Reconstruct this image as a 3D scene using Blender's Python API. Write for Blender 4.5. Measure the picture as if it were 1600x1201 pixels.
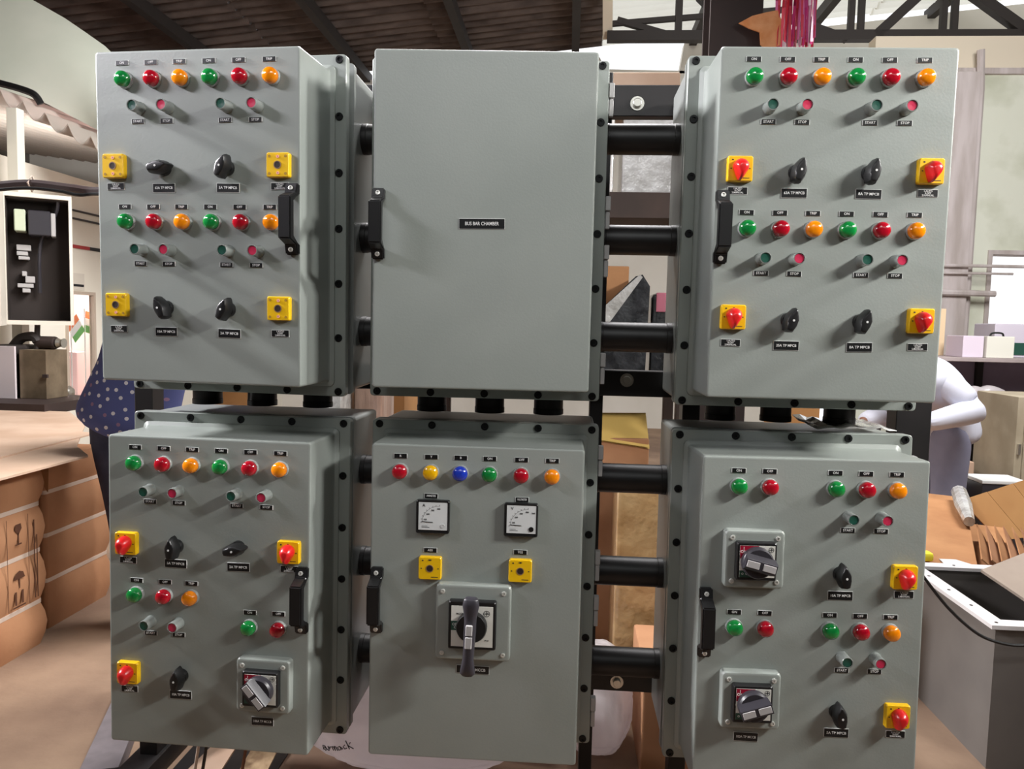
import bpy, bmesh, math, random
from mathutils import Matrix, Vector, Euler, noise
random.seed(7)
for o in list(bpy.data.objects): bpy.data.objects.remove(o)
SC = bpy.context.scene
COL = SC.collection
PI = math.pi

# ------------------------------------------------------------------ camera
cam_d = bpy.data.cameras.new('camera'); cam = bpy.data.objects.new('camera', cam_d); COL.objects.link(cam)
cam_d.sensor_width = 36.0; cam_d.lens = 36.0 * 1206.14 / 1600.0; cam_d.clip_start = 0.05; cam_d.clip_end = 200
_r = Vector((0.99716248, 0.07164767, 0.02309987)); _d = Vector((0.02846003, -0.07471773, -0.99679852)); _f = Vector((-0.06969232, 0.99462750, -0.07654481))
cam.matrix_world = Matrix(((_r.x, -_d.x, -_f.x, 0.1204), (_r.y, -_d.y, -_f.y, -1.6670), (_r.z, -_d.z, -_f.z, 1.2693), (0, 0, 0, 1)))
SC.camera = cam

# ------------------------------------------------------------------ world, lights, exposure
w = bpy.data.worlds.new('daylight'); SC.world = w; w.use_nodes = True
w.node_tree.nodes['Background'].inputs[0].default_value = (0.97, 0.98, 1.0, 1); w.node_tree.nodes['Background'].inputs[1].default_value = 1.35
SC.view_settings.view_transform = 'Standard'; SC.view_settings.look = 'None'; SC.view_settings.gamma = 1.0
SC.view_settings.use_curve_mapping = False; SC.view_settings.exposure = 0.0

def area(name, loc, target, sx, sy, power, col=(1, 1, 1), spread=180):
    l = bpy.data.lights.new(name, 'AREA'); l.shape = 'RECTANGLE'; l.size = sx; l.size_y = sy; l.energy = power; l.color = col; l.spread = math.radians(spread)
    o = bpy.data.objects.new(name, l); COL.objects.link(o); o.location = loc
    o.rotation_euler = (Vector(target) - Vector(loc)).to_track_quat('-Z', 'Y').to_euler()
    return o
area('assumed_side_light_west', (-4.6, -0.14, 3.45), (-0.4, -0.15, 1.3), 0.5, 0.5, 32, (1.0, 0.98, 1.0), 40)  # assumed lamp high at left, no opening built; brightens the lower left cover top
area('assumed_side_light_east', (4.6, -0.36, 3.6), (0.5, -0.2, 1.3), 0.5, 0.5, 16, (1.0, 0.98, 0.95), 40)  # unseen narrow beam assumed from the upper right, the east wall stays solid
area('front_fill_west', (-2.3, -1.15, 2.6), (-0.55, 0.0, 1.95), 0.7, 0.15, 5.6, (1.0, 0.95, 1.05), 62)  # added lamp out of view, brightens the upper left door most
area('front_fill_east', (2.6, -1.3, 2.6), (0.62, 0.0, 1.5), 0.7, 0.15, 15, (1.0, 0.98, 0.95), 70)  # unseen lamp added to lift the right-hand doors
area('front_fill_middle', (0.1, -3.0, 3.4), (-0.05, 0.0, 1.65), 1.6, 0.3, 1.5, (0.97, 1.0, 0.99), 40)  # added fill from behind the camera for the middle doors
area('rear_fill_west', (-0.35, 1.7, 3.5), (-2.4, 2.2, 0.7), 1.4, 1.4, 170, (1.0, 0.97, 0.94))  # added fill, no fixture: brightens cartons, cardboard sheet and cabin side
area('rear_fill_middle', (0.1, 2.3, 3.9), (-0.1, 0.7, 0.4), 1.2, 0.8, 85, (1.0, 0.98, 1.0))  # extra unseen lamp, added for the bundles and goods in the gaps
area('rear_fill_east', (2.7, 1.5, 3.5), (2.9, 4.8, 1.2), 1.6, 1.4, 175, (1.0, 0.99, 0.99))  # added fill for the white shirt, workbench and peeling wall

# ------------------------------------------------------------------ helpers
def lin(c):
    if isinstance(c, str):
        c = [int(c[i:i + 2], 16) / 255 for i in (0, 2, 4)]
    else:
        c = [v / 255 for v in c]
    return tuple((v / 12.92 if v <= 0.04045 else ((v + 0.055) / 1.055) ** 2.4) for v in c) + (1.0,)

MATS = {}
def mat(name, col, rough=0.5, metal=0.0, col2=None, scale=8.0, amt=0.5, bump=0.0, bscale=120.0, coat=0.0, trans=0.0, spec=0.5, emit=None, estr=0.0, detail=4.0, stretch=None, alpha=1.0, lo=0.35, hi=0.65):
    if name in MATS: return MATS[name]
    m = bpy.data.materials.new(name); m.use_nodes = True; nt = m.node_tree; b = nt.nodes['Principled BSDF']
    b.inputs['Base Color'].default_value = lin(col); b.inputs['Roughness'].default_value = rough; b.inputs['Metallic'].default_value = metal
    b.inputs['Coat Weight'].default_value = coat; b.inputs['Transmission Weight'].default_value = trans
    b.inputs['Specular IOR Level'].default_value = spec; b.inputs['Alpha'].default_value = alpha
    if emit: b.inputs['Emission Color'].default_value = lin(emit); b.inputs['Emission Strength'].default_value = estr
    tc = nt.nodes.new('ShaderNodeTexCoord'); src = tc.outputs['Object']
    if stretch:
        mp = nt.nodes.new('ShaderNodeMapping'); mp.inputs['Scale'].default_value = stretch; nt.links.new(src, mp.inputs[0]); src = mp.outputs[0]
    if col2 is not None:
        n = nt.nodes.new('ShaderNodeTexNoise'); n.inputs['Scale'].default_value = scale; n.inputs['Detail'].default_value = detail; nt.links.new(src, n.inputs['Vector'])
        r = nt.nodes.new('ShaderNodeMapRange'); r.inputs[1].default_value = lo; r.inputs[2].default_value = hi; r.inputs[4].default_value = amt
        nt.links.new(n.outputs['Fac'], r.inputs[0])
        mx = nt.nodes.new('ShaderNodeMix'); mx.data_type = 'RGBA'; mx.inputs[6].default_value = lin(col); mx.inputs[7].default_value = lin(col2)
        nt.links.new(r.outputs[0], mx.inputs[0]); nt.links.new(mx.outputs[2], b.inputs['Base Color'])
    if bump > 0:
        n2 = nt.nodes.new('ShaderNodeTexNoise'); n2.inputs['Scale'].default_value = bscale; n2.inputs['Detail'].default_value = 3; nt.links.new(src, n2.inputs['Vector'])
        bp = nt.nodes.new('ShaderNodeBump'); bp.inputs['Strength'].default_value = bump; bp.inputs['Distance'].default_value = 0.01
        nt.links.new(n2.outputs['Fac'], bp.inputs['Height']); nt.links.new(bp.outputs[0], b.inputs['Normal'])
    MATS[name] = m
    return m

M_PAINT = mat('grey_enamel', (148, 154, 149), 0.40, col2=(140, 147, 142), scale=5, amt=0.7, bump=0.03, bscale=260, coat=0.12)
M_BODY = mat('grey_enamel_body', (146, 150, 147), 0.4, col2=(134, 138, 136), scale=6, amt=0.8, bump=0.03, bscale=200)
M_BLACKP = mat('black_plastic', (22, 22, 23), 0.38)
M_BLACKM = mat('black_painted_steel', (20, 18, 19), 0.45, col2=(34, 30, 31), scale=14, amt=0.6)
M_BOLT = mat('black_oxide_bolt', (26, 27, 28), 0.42, metal=0.6)
M_ZINC = mat('zinc', (200, 198, 190), 0.3, metal=0.9)
M_SCREW = mat('screw_steel', (214, 214, 208), 0.3, metal=0.35)
M_PLATE = mat('nameplate_black', (20, 21, 22), 0.35)
M_WHITE = mat('engraved_white', (225, 226, 224), 0.5)
M_YEL = mat('yellow_plastic', (238, 190, 14), 0.35, coat=0.2)
M_REDK = mat('red_knob_plastic', (205, 28, 30), 0.3, coat=0.3)
M_BEZ = mat('lamp_bezel', (168, 172, 170), 0.25, metal=0.3)
LENS = {'green': mat('lens_green', (18, 130, 58), 0.12, coat=0.8, col2=(10, 98, 44), scale=90, amt=0.6),
        'red': mat('lens_red', (170, 14, 34), 0.12, coat=0.8, col2=(130, 8, 28), scale=90, amt=0.6),
        'orange': mat('lens_orange', (236, 138, 12), 0.12, coat=0.8, col2=(214, 112, 6), scale=90, amt=0.6),
        'yellow': mat('lens_yellow', (232, 178, 10), 0.12, coat=0.8, col2=(206, 150, 6), scale=90, amt=0.6),
        'blue': mat('lens_blue', (34, 62, 186), 0.12, coat=0.8, col2=(24, 44, 150), scale=90, amt=0.6)}
M_BTNG = mat('button_green', (34, 84, 70), 0.3, coat=0.4)
M_BTNR = mat('button_red', (205, 48, 84), 0.3, coat=0.4)
M_BTNB = mat('button_sleeve', (150, 156, 152), 0.25, metal=0.35)
M_DKGREY = mat('dark_grey_plastic', (48, 46, 52), 0.4)
M_LTGREY = mat('light_grey_plastic', (176, 174, 174), 0.4)
M_REDLAB = mat('breaker_label_red', (150, 12, 44), 0.35)
M_GRNLAB = mat('breaker_label_green', (38, 78, 66), 0.4)
M_WHLAB = mat('breaker_label_white', (214, 213, 205), 0.4)
M_HOLE = mat('dark_hole', (38, 24, 18), 0.7)
M_FACE = mat('meter_face', (216, 220, 220), 0.3, coat=0.5)
M_INK = mat('black_ink', (30, 30, 34), 0.6)
M_CARD = mat('cardboard', (186, 136, 92), 0.85, col2=(164, 114, 74), scale=5, amt=0.9, bump=0.05, bscale=60)
M_CARDD = mat('cardboard_brown', (184, 136, 100), 0.85, col2=(162, 114, 80), scale=4, amt=0.9, bump=0.05, bscale=60)
M_CARDP = mat('cardboard_pale', (214, 186, 164), 0.85, col2=(196, 164, 140), scale=4, amt=0.9, bump=0.03, bscale=50)
M_STRAP = mat('strap', (214, 196, 182), 0.4)
M_FILM = mat('stretch_film', (206, 206, 204), 0.16, col2=(168, 166, 162), scale=18, amt=0.9, bump=0.9, bscale=28, coat=0.6)
M_WRAPB = mat('wrapped_brown_card', (176, 146, 104), 0.22, col2=(150, 116, 76), scale=12, amt=0.9, bump=0.7, bscale=24, coat=0.7)
M_WRAPK = mat('wrapped_black', (34, 35, 38), 0.2, col2=(70, 72, 76), scale=20, amt=0.7, bump=0.9, bscale=26, coat=0.8)
def polythene(name):
    m = mat(name, (238, 233, 234), 0.22, col2=(214, 208, 210), scale=6, amt=0.6, bump=0.35, bscale=16, coat=0.5); nt = m.node_tree; out = nt.nodes['Material Output']; pb = nt.nodes['Principled BSDF']
    t = nt.nodes.new('ShaderNodeBsdfTranslucent'); t.inputs[0].default_value = lin((244, 238, 240)); mx = nt.nodes.new('ShaderNodeMixShader'); mx.inputs[0].default_value = 0.45
    nt.links.new(pb.outputs[0], mx.inputs[1]); nt.links.new(t.outputs[0], mx.inputs[2]); nt.links.new(mx.outputs[0], out.inputs[0]); return m
M_BAG = polythene('white_polythene')

def sm(me, ang=32):
    """smooth shading with area-weighted corner normals so that big flat faces stay flat"""
    for pl in me.polygons: pl.use_smooth = True
    ca = math.cos(math.radians(ang)); vf = {}
    for pl in me.polygons:
        for v in pl.vertices: vf.setdefault(v, []).append((pl.normal.copy(), pl.area))
    out = []
    for pl in me.polygons:
        for li in pl.loop_indices:
            n = Vector((0, 0, 0))
            for fn, ar in vf[me.loops[li].vertex_index]:
                if fn.dot(pl.normal) > ca: n += fn * ar
            out.append(n.normalized() if n.length > 1e-12 else pl.normal.copy())
    me.normals_split_custom_set(out)

class MB:
    """collects shapes into one bmesh"""
    def __init__(s): s.bm = bmesh.new()
    def _tag(s, before, mi):
        if mi:
            for f in s.bm.faces:
                if f.index == -1 or f not in before: f.material_index = mi
    def box(s, x0, x1, y0, y1, z0, z1, bev=0.0, seg=2, mi=0, M=None):
        t = bmesh.new(); bmesh.ops.create_cube(t, size=1.0)
        for v in t.verts: v.co = Vector(((x0 + x1) / 2 + v.co.x * (x1 - x0), (y0 + y1) / 2 + v.co.y * (y1 - y0), (z0 + z1) / 2 + v.co.z * (z1 - z0)))
        if bev > 0: bmesh.ops.bevel(t, geom=t.edges[:], offset=bev, segments=seg, affect='EDGES', profile=0.5)
        return s._merge(t, mi, M)
    def _merge(s, t, mi=0, M=None):
        vm = {}
        for v in t.verts: vm[v] = s.bm.verts.new(M @ v.co if M else v.co)
        for f in t.faces:
            try: nf = s.bm.faces.new([vm[v] for v in f.verts])
            except ValueError: continue
            nf.material_index = mi
        t.free(); return s
    def faces(s, vs, fs, mi=0, M=None):
        bv = [s.bm.verts.new(M @ Vector(v) if M else Vector(v)) for v in vs]
        for f in fs:
            try: s.bm.faces.new([bv[i] for i in f]).material_index = mi
            except ValueError: pass
        return s
    def loops(s, L, cap0=True, cap1=True, mi=0, M=None, close=True):
        n = len(L[0]); vs = [p for l in L for p in l]; fs = []
        for a in range(len(L) - 1):
            for i in range(n if close else n - 1):
                j = (i + 1) % n; fs.append((a * n + i, a * n + j, (a + 1) * n + j, (a + 1) * n + i))
        if cap0: fs.append(tuple(range(n))[::-1])
        if cap1: fs.append(tuple(range((len(L) - 1) * n, len(L) * n)))
        return s.faces(vs, fs, mi, M)
    def lathe(s, prof, n=20, mi=0, M=None):
        L = [[(r * math.cos(2 * PI * i / n), y, r * math.sin(2 * PI * i / n)) for i in range(n)] for r, y in prof]
        return s.loops(L, True, True, mi, M)
    def prism(s, poly, y0, y1, mi=0, M=None, taper=1.0):
        cx = sum(p[0] for p in poly) / len(poly); cz = sum(p[1] for p in poly) / len(poly)
        return s.loops([[(x, y0, z) for x, z in poly], [(cx + (x - cx) * taper, y1, cz + (z - cz) * taper) for x, z in poly]], True, True, mi, M)
    def tube(s, path, r, n=8, mi=0, M=None, smooth=0):
        P = [Vector(p) for p in path]
        if smooth:
            Q = []
            for i in range(len(P) - 1):
                p0, p1, p2, p3 = P[max(i - 1, 0)], P[i], P[i + 1], P[min(i + 2, len(P) - 1)]
                for k in range(smooth):
                    t = k / smooth
                    Q.append(0.5 * ((2 * p1) + (p2 - p0) * t + (2 * p0 - 5 * p1 + 4 * p2 - p3) * t * t + (3 * p1 - p0 - 3 * p2 + p3) * t ** 3))
            P = Q + [P[-1]]
        L = []; up = Vector((0.13, 0.21, 0.97))
        for i, c in enumerate(P):
            t = (P[min(i + 1, len(P) - 1)] - P[max(i - 1, 0)]).normalized()
            a = t.cross(up)
            if a.length < 1e-3: a = t.cross(Vector((1, 0, 0)))
            a.normalize(); b = t.cross(a); rr = r[i] if isinstance(r, (list, tuple)) else r
            L.append([tuple(c + a * rr * math.cos(2 * PI * k / n) + b * rr * math.sin(2 * PI * k / n)) for k in range(n)])
        return s.loops(L, True, True, mi, M)
    def mesh(s, name, mats, ang=32):
        bmesh.ops.recalc_face_normals(s.bm, faces=s.bm.faces[:])
        me = bpy.data.meshes.new(name); s.bm.to_mesh(me); s.bm.free()
        for m in (mats if isinstance(mats, (list, tuple)) else [mats]): me.materials.append(m)
        sm(me, ang); return me

def put(name, me, parent=None, M=None):
    o = bpy.data.objects.new(name, me); COL.objects.link(o)
    if parent: o.parent = parent
    if M is not None: o.matrix_basis = M
    return o
def tag(o, label=None, cat=None, group=None, kind=None):
    if label: o['label'] = label
    if cat: o['category'] = cat
    if group: o['group'] = group
    if kind: o['kind'] = kind
    return o
def empty(name, loc, label, cat, group=None, rotz=0.0):
    o = bpy.data.objects.new(name, None); COL.objects.link(o); o.location = loc; o.rotation_euler = (0, 0, rotz); o.empty_display_size = 0.05
    return tag(o, label, cat, group)
def T(x, y, z): return Matrix.Translation((x, y, z))
def RY(deg): return Matrix.Rotation(math.radians(deg), 4, 'Y')
def RZ(deg): return Matrix.Rotation(math.radians(deg), 4, 'Z')
def RX(deg): return Matrix.Rotation(math.radians(deg), 4, 'X')
def rrect(w, h, r, y, n=4, cx=0.0, cz=0.0):
    P = []
    for (sx, sz, a0) in ((1, 1, 0), (-1, 1, 90), (-1, -1, 180), (1, -1, 270)):
        for k in range(n + 1):
            a = math.radians(a0 + 90 * k / n); P.append((cx + sx * (w - r) + r * math.cos(a), y, cz + sz * (h - r) + r * math.sin(a)))
    return P
TXT = {}
def text_mesh(t, size, mname, m, wmax=None):
    k = (t, round(size, 5), mname, wmax)
    if k in TXT: return TXT[k]
    c = bpy.data.curves.new('lettering', 'FONT'); c.body = t; c.size = size; c.align_x = 'CENTER'; c.align_y = 'CENTER'; c.resolution_u = 2; c.extrude = 0.00015; c.offset = size * 0.012; c.space_line = 0.82
    o = bpy.data.objects.new('lettering', c); COL.objects.link(o)
    dg = bpy.context.evaluated_depsgraph_get(); me = bpy.data.meshes.new_from_object(o.evaluated_get(dg))
    bpy.data.objects.remove(o); bpy.data.curves.remove(c)
    if wmax:
        x0 = min(v.co.x for v in me.vertices); x1 = max(v.co.x for v in me.vertices); k_ = min(1.0, wmax / (x1 - x0))
        me.transform(Matrix.Diagonal((k_, max(k_, 0.85), 1, 1)))
    me.transform(RX(90)); me.materials.clear(); me.materials.append(m)
    TXT[k] = me; return me

# ------------------------------------------------------------------ hall: floor, walls, roof
M_FLOOR = mat('dusty_concrete', (158, 132, 110), 0.85, col2=(120, 96, 80), scale=2.2, amt=0.9, bump=0.25, bscale=22, detail=9)
M_WALLW = mat('whitewash', (226, 222, 214), 0.85, col2=(205, 200, 190), scale=1.5, amt=0.6, bump=0.1, bscale=14)
M_WALLP = mat('peeling_whitewash', (240, 243, 226), 0.9, col2=(190, 194, 164), scale=1.6, amt=0.85, bump=0.3, bscale=10, detail=10, lo=0.48, hi=0.72)
M_WALLPIL = mat('pilaster_plaster', (222, 212, 210), 0.9, col2=(176, 164, 156), scale=3.0, amt=0.7, bump=0.2, bscale=14, detail=8, stretch=(3, 3, 0.5))
M_DINGY = mat('dingy_grey_wall', (118, 112, 104), 0.9, col2=(92, 88, 82), scale=1.0, amt=0.8)
M_CREAM = mat('cream_paint', (240, 228, 206), 0.8)
M_ASB = mat('asbestos_sheet', (112, 100, 94), 0.9, col2=(76, 66, 62), scale=3, amt=0.9, bump=0.1, bscale=30, stretch=(1, 3, 1))
M_STEELB = mat('brown_primer_steel', (58, 46, 44), 0.6, col2=(46, 36, 34), scale=6, amt=0.7)
M_STEELK = mat('dark_truss_steel', (46, 40, 38), 0.65)
M_CONC = mat('cabin_white_panel', (242, 238, 226), 0.55, col2=(232, 226, 210), scale=1.2, amt=0.5)
def translucent(name, c, dif=0.3):
    m = bpy.data.materials.new(name); m.use_nodes = True; nt = m.node_tree; nt.nodes.remove(nt.nodes['Principled BSDF'])
    t = nt.nodes.new('ShaderNodeBsdfTranslucent'); t.inputs[0].default_value = lin(c); d = nt.nodes.new('ShaderNodeBsdfDiffuse'); d.inputs[0].default_value = lin((190, 188, 180))
    mx = nt.nodes.new('ShaderNodeMixShader'); mx.inputs[0].default_value = dif; nt.links.new(t.outputs[0], mx.inputs[1]); nt.links.new(d.outputs[0], mx.inputs[2])
    nt.links.new(mx.outputs[0], nt.nodes['Material Output'].inputs[0]); return m
M_POLY = translucent('translucent_roof_sheet', (240, 238, 228))

def struct(name, me, parent=None, M=None):
    o = put(name, me, parent, M)
    if not parent: o['kind'] = 'structure'
    return o
struct('floor', MB().box(-7, 7, -6, 8.4, -0.1, 0).mesh('floor', M_FLOOR))
ROOF = lambda x: 4.6 + 0.11 * (x + 1)
b = MB()
for vs in ([(-7, 8.2, 0), (3.0, 8.2, 0), (3.0, 8.2, 4.4), (0.5, 8.2, 4.45), (0.42, 8.2, ROOF(0.4) - 0.16), (-7, 8.2, ROOF(-7) - 0.06)], [(1.4, 8.2, 4.4), (3.0, 8.2, 4.4), (3.0, 8.2, ROOF(3.0) - 0.1), (1.45, 8.2, ROOF(1.45) - 0.1)], [(3.0, 8.2, 3.4), (7, 8.2, 3.4), (7, 8.2, ROOF(7) - 0.1), (3.0, 8.2, ROOF(3.0) - 0.1)]):
    b.loops([[v for v in vs], [(v[0], v[1] + 0.2, v[2]) for v in vs]])
struct('wall_rear', b.mesh('wall_rear', M_WALLW))
struct('wall_west', MB().box(-7.2, -7, -6, 8.4, 0, 3.9).mesh('wall_west', M_DINGY))
struct('wall_east', MB().box(7, 7.2, -6, 8.4, 0, 5.4).mesh('wall_east', M_DINGY))
struct('wall_front', MB().box(-7.2, 7.2, -6.2, -6, 0, 3.9).mesh('wall_front', M_DINGY))
# right-hand inner wall with window opening (whitewash peeling), pilaster, ledge and cream upper band
b = MB(); Y = 6.2
b.box(3.0, 4.18, Y, Y + 0.2, 0, 3.78); b.box(4.18, 5.2, Y, Y + 0.2, 0, 1.36); b.box(4.18, 5.2, Y, Y + 0.2, 2.08, 3.78); b.box(5.2, 7, Y, Y + 0.2, 0, 3.78)
struct('wall_right', b.mesh('wall_right', M_WALLP))
struct('wall_right_upper', MB().box(3.0, 7, Y + 0.02, Y + 0.2, 3.8, 4.12).mesh('wall_right_upper', M_CREAM))
struct('trim_1', MB().box(2.98, 7, Y - 0.04, Y + 0.1, 3.75, 3.81, 0.01).mesh('ledge', M_WALLPIL))
struct('trim_2', MB().box(3.45, 3.92, Y - 0.16, Y, 0, 3.74, 0.02).mesh('pilaster', M_WALLPIL))
f = struct('window_1', MB().box(4.16, 4.2, Y - 0.02, Y + 0.2, 1.34, 2.1).box(5.18, 5.22, Y - 0.02, Y + 0.2, 1.34, 2.1).box(4.2, 5.18, Y - 0.02, Y + 0.2, 1.34, 1.38).box(4.2, 5.18, Y - 0.02, Y + 0.2, 2.06, 2.1).mesh('window_frame', M_WALLPIL))
for (x0, z0, x1, z1, r) in ((3.3, 1.93, 6.5, 1.93, 0.016), (3.3, 1.86, 4.3, 1.86, 0.012), (3.3, 1.68, 4.15, 1.67, 0.03)):
    tag(put('wall_pipe', MB().tube([(x0, Y - 0.2, z0), (x1, Y - 0.2, z1)], r).mesh('wall_pipe', M_WALLPIL)), {0.016: 'thin long conduit run across the peeling wall by the window', 0.012: 'short thin conduit just under the long one on the peeling wall', 0.03: 'thick grimy pipe fixed lowest on the peeling wall pilaster'}[r], 'pipe', 'pipes on the peeling wall')
tag(put('downpipe', MB().tube([(3.96, Y - 0.06, 0.02), (3.96, Y - 0.06, 3.6), (3.92, Y - 0.1, 3.95)], 0.035).mesh('downpipe', M_WALLPIL)), 'brown vertical downpipe beside the plaster pilaster', 'pipe')

# corrugated roof, ridges running across the hall, sheets laid over purlins
def corr(x0, x1, y0, y1, zf, amp=0.034, pitch=0.177, step=8, t=0.0):
    L = []; n = int((y1 - y0) / pitch * step)
    for i in range(n + 1):
        y = y0 + (y1 - y0) * i / n; dz = amp * math.sin(2 * PI * y / pitch)
        L.append([(x0, y, zf(x0) + dz), (x1, y, zf(x1) + dz)])
    vs = [p for l in L for p in l]; return vs, [(2 * i, 2 * i + 1, 2 * i + 3, 2 * i + 2) for i in range(n)]
b = MB(); b.box(-7.2, 7.2, -6.2, -3.0, 0, 0.06)
for v in b.bm.verts: v.co.z += ROOF(v.co.x)
ceil = struct('ceiling', b.mesh('ceiling', M_ASB))
b = MB(); b.box(-7.2, 7.2, -3.0, 5.2, 0, 0.04)
for v in b.bm.verts: v.co.z += ROOF(v.co.x)
put('roof_deck', b.mesh('roof_deck', M_ASB), ceil)
b = MB(); v_, f_ = corr(0, 1.9, 0, 1.593, lambda x: 0.11 * x); b.faces(v_, f_); sheet_me = b.mesh('roof_sheet', M_ASB, 60)
b = MB(); v_, f_ = corr(0, 1.62, 0, 1.593, lambda x: 0.11 * x); b.faces(v_, f_); poly_me = b.mesh('translucent_sheet', M_POLY, 60)
for r in range(2):
    for c in range(4):
        x = 0.42 - 1.87 * (c + 1); put('roof_sheet', sheet_me, ceil, T(x, 5.1 + 1.55 * r, ROOF(x) + 0.02 * (c % 2) + 0.03 * (1 - r)))
    for c in range(4):
        x = 0.44 + 1.6 * c; put('translucent_sheet', poly_me, ceil, T(x, 5.1 + 1.55 * r, ROOF(x) + 0.02 * (c % 2) + 0.03 * (1 - r)))
pur_me = MB().box(-0.045, 0.045, 3.6, 8.3, -0.15, -0.03).mesh('purlin', M_STEELK)
for x in (-5.4, -3.97, -2.5, -1.15, 0.12, 1.55, 2.95, 4.35, 5.75): put('purlin', pur_me, ceil, T(x, 0, ROOF(x)))
# roof truss of the right bay
tr = empty('roof_truss', (0.6, 6.8, 4.25), 'dark steel roof truss with diagonal web members under the translucent sheets', 'truss')
def bar(name, p0, p1, r, parent, m, off=(0, 0, 0)):
    p0 = Vector(p0) - Vector(off); p1 = Vector(p1) - Vector(off); d = p1 - p0; q = d.to_track_quat('Z', 'Y').to_matrix().to_4x4()
    return put(name, MB().box(-r, r, -r, r, 0, d.length).mesh(name, m), parent, T(*p0) @ q)
O_ = (0.6, 6.8, 4.25)
bar('bottom_chord', (0.45, 6.8, 4.33), (6.9, 6.8, 4.33), 0.05, tr, M_STEELK, O_)
bar('upper_rail', (0.45, 6.8, 4.46), (2.3, 6.8, 4.60), 0.025, tr, M_STEELK, O_)
for (p0, p1, r) in (((1.19, 4.3), (1.19, 4.8), 0.035), ((2.3, 4.52), (2.92, 4.3), 0.035), ((3.2, 4.33), (3.75, 4.86), 0.05), ((2.95, 4.33), (2.95, 4.9), 0.03), ((3.05, 4.33), (3.05, 4.9), 0.03), ((3.87, 4.33), (3.87, 5.0), 0.03), ((3.98, 4.33), (3.98, 5.0), 0.03), ((4.1, 4.78), (4.72, 4.35), 0.05), ((4.75, 4.35), (5.4, 4.95), 0.05), ((1.85, 4.33), (1.4, 4.75), 0.05), ((0.55, 4.5), (1.15, 4.33), 0.03)):
    bar('web_member', (p0[0], 6.8, p0[1]), (p1[0], 6.8, p1[1]), r, tr, M_STEELK, O_)
tag(bar('roof_strut', (0.42, 6.4, 4.9), (0.46, 6.9, 4.36), 0.05, None, M_CREAM), 'pale strut hanging from the roof edge beside the truss', 'strut')
b = MB().box(0.66, 0.82, 1.56, 1.58, 0, 5.0).box(0.64, 0.84, 1.48, 1.50, 0, 5.0).box(0.64, 0.84, 1.64, 1.66, 0, 5.0).box(0.72, 0.76, 1.5, 1.64, 0, 5.0)
tag(put('steel_column', b.mesh('steel_column', M_STEELB)), 'dark brown steel I-section column rising behind the panels', 'column')

# ------------------------------------------------------------------ control enclosures
WB, HB, DD, CW, CH = 0.2358, 0.35, 0.1526, 0.2166, 0.3281     # bolt half pitch, cover depth, cover half sizes
FW, FH = WB + 0.0155, HB + 0.0105
b = MB()
L = [rrect(FW, FH, 0.008, 0.017), rrect(FW, FH, 0.008, 0.0015), rrect(FW - 0.0015, FH - 0.0015, 0.007, 0.0), rrect(CW + 0.011, CH + 0.011, 0.012, 0.0), rrect(CW + 0.0105, CH + 0.0105, 0.012, -0.004), rrect(CW + 0.003, CH + 0.003, 0.008, -0.009),
     rrect(CW, CH, 0.006, -0.016), rrect(CW, CH, 0.006, -DD + 0.005), rrect(CW - 0.0015, CH - 0.0015, 0.006, -DD + 0.0015), rrect(CW - 0.005, CH - 0.005, 0.005, -DD)]
door_me = b.loops(L).mesh('door', M_PAINT)
b = MB()
L = [rrect(FW, FH, 0.008, 0.001), rrect(FW, FH, 0.008, 0.018), rrect(FW - 0.006, FH - 0.006, 0.008, 0.019), rrect(FW - 0.006, FH - 0.006, 0.008, 0.232), rrect(FW - 0.010, FH - 0.010, 0.006, 0.236)]
body_me = b.loops(L).mesh('body', M_BODY)
b = MB(); b.lathe([(0.0085, 0.0), (0.0085, -0.002), (0.0078, -0.003), (0.0040, -0.003), (0.0040, -0.0005), (0.0, -0.0005)], 12)
bolt_me = b.mesh('bolt', M_BOLT)
b = MB(); b.box(-0.005, 0.006, -0.012, 0.006, 0.002, 0.032, 0.001, 1); b.lathe([(0.0045, 0), (0.0045, 0.034)], 10, 1, T(0, -0.003, 0.0) @ RX(-90) @ T(0, 0, 0)); b.box(-0.004, 0.005, -0.008, 0.006, -0.036, -0.002, 0.001, 1)
hinge_me = b.mesh('hinge', [M_LTGREY, M_LTGREY])
# lamp
b = MB(); b.lathe([(0.0168, 0.0), (0.0168, -0.003), (0.0160, -0.0045), (0.0156, -0.006), (0.0, -0.006)], 22); bez_me = b.mesh('bezel', M_BEZ)
lens_me = {}
for k, m in LENS.items():
    b = MB(); b.lathe([(0.0150, -0.005), (0.0156, -0.008), (0.0154, -0.013), (0.0138, -0.0170), (0.0100, -0.0196), (0.0050, -0.0208), (0.0, -0.0211)], 22); lens_me[k] = b.mesh('lens', m, 60)
# push button: ring, sleeve, cap
b = MB(); b.lathe([(0.0125, 0.0), (0.0125, -0.003), (0.0114, -0.005), (0.0112, -0.0275), (0.0106, -0.0285), (0.0094, -0.0285), (0.0092, -0.025), (0.0, -0.025)], 20); btn_me = b.mesh('push_button', M_BTNB)
cap_me = {}
for k, m in (('g', M_BTNG), ('r', M_BTNR)):
    b = MB(); b.lathe([(0.0091, -0.0245), (0.0091, -0.0260), (0.0082, -0.0266), (0.0, -0.0260)], 18); cap_me[k] = b.mesh('cap', m)
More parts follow.
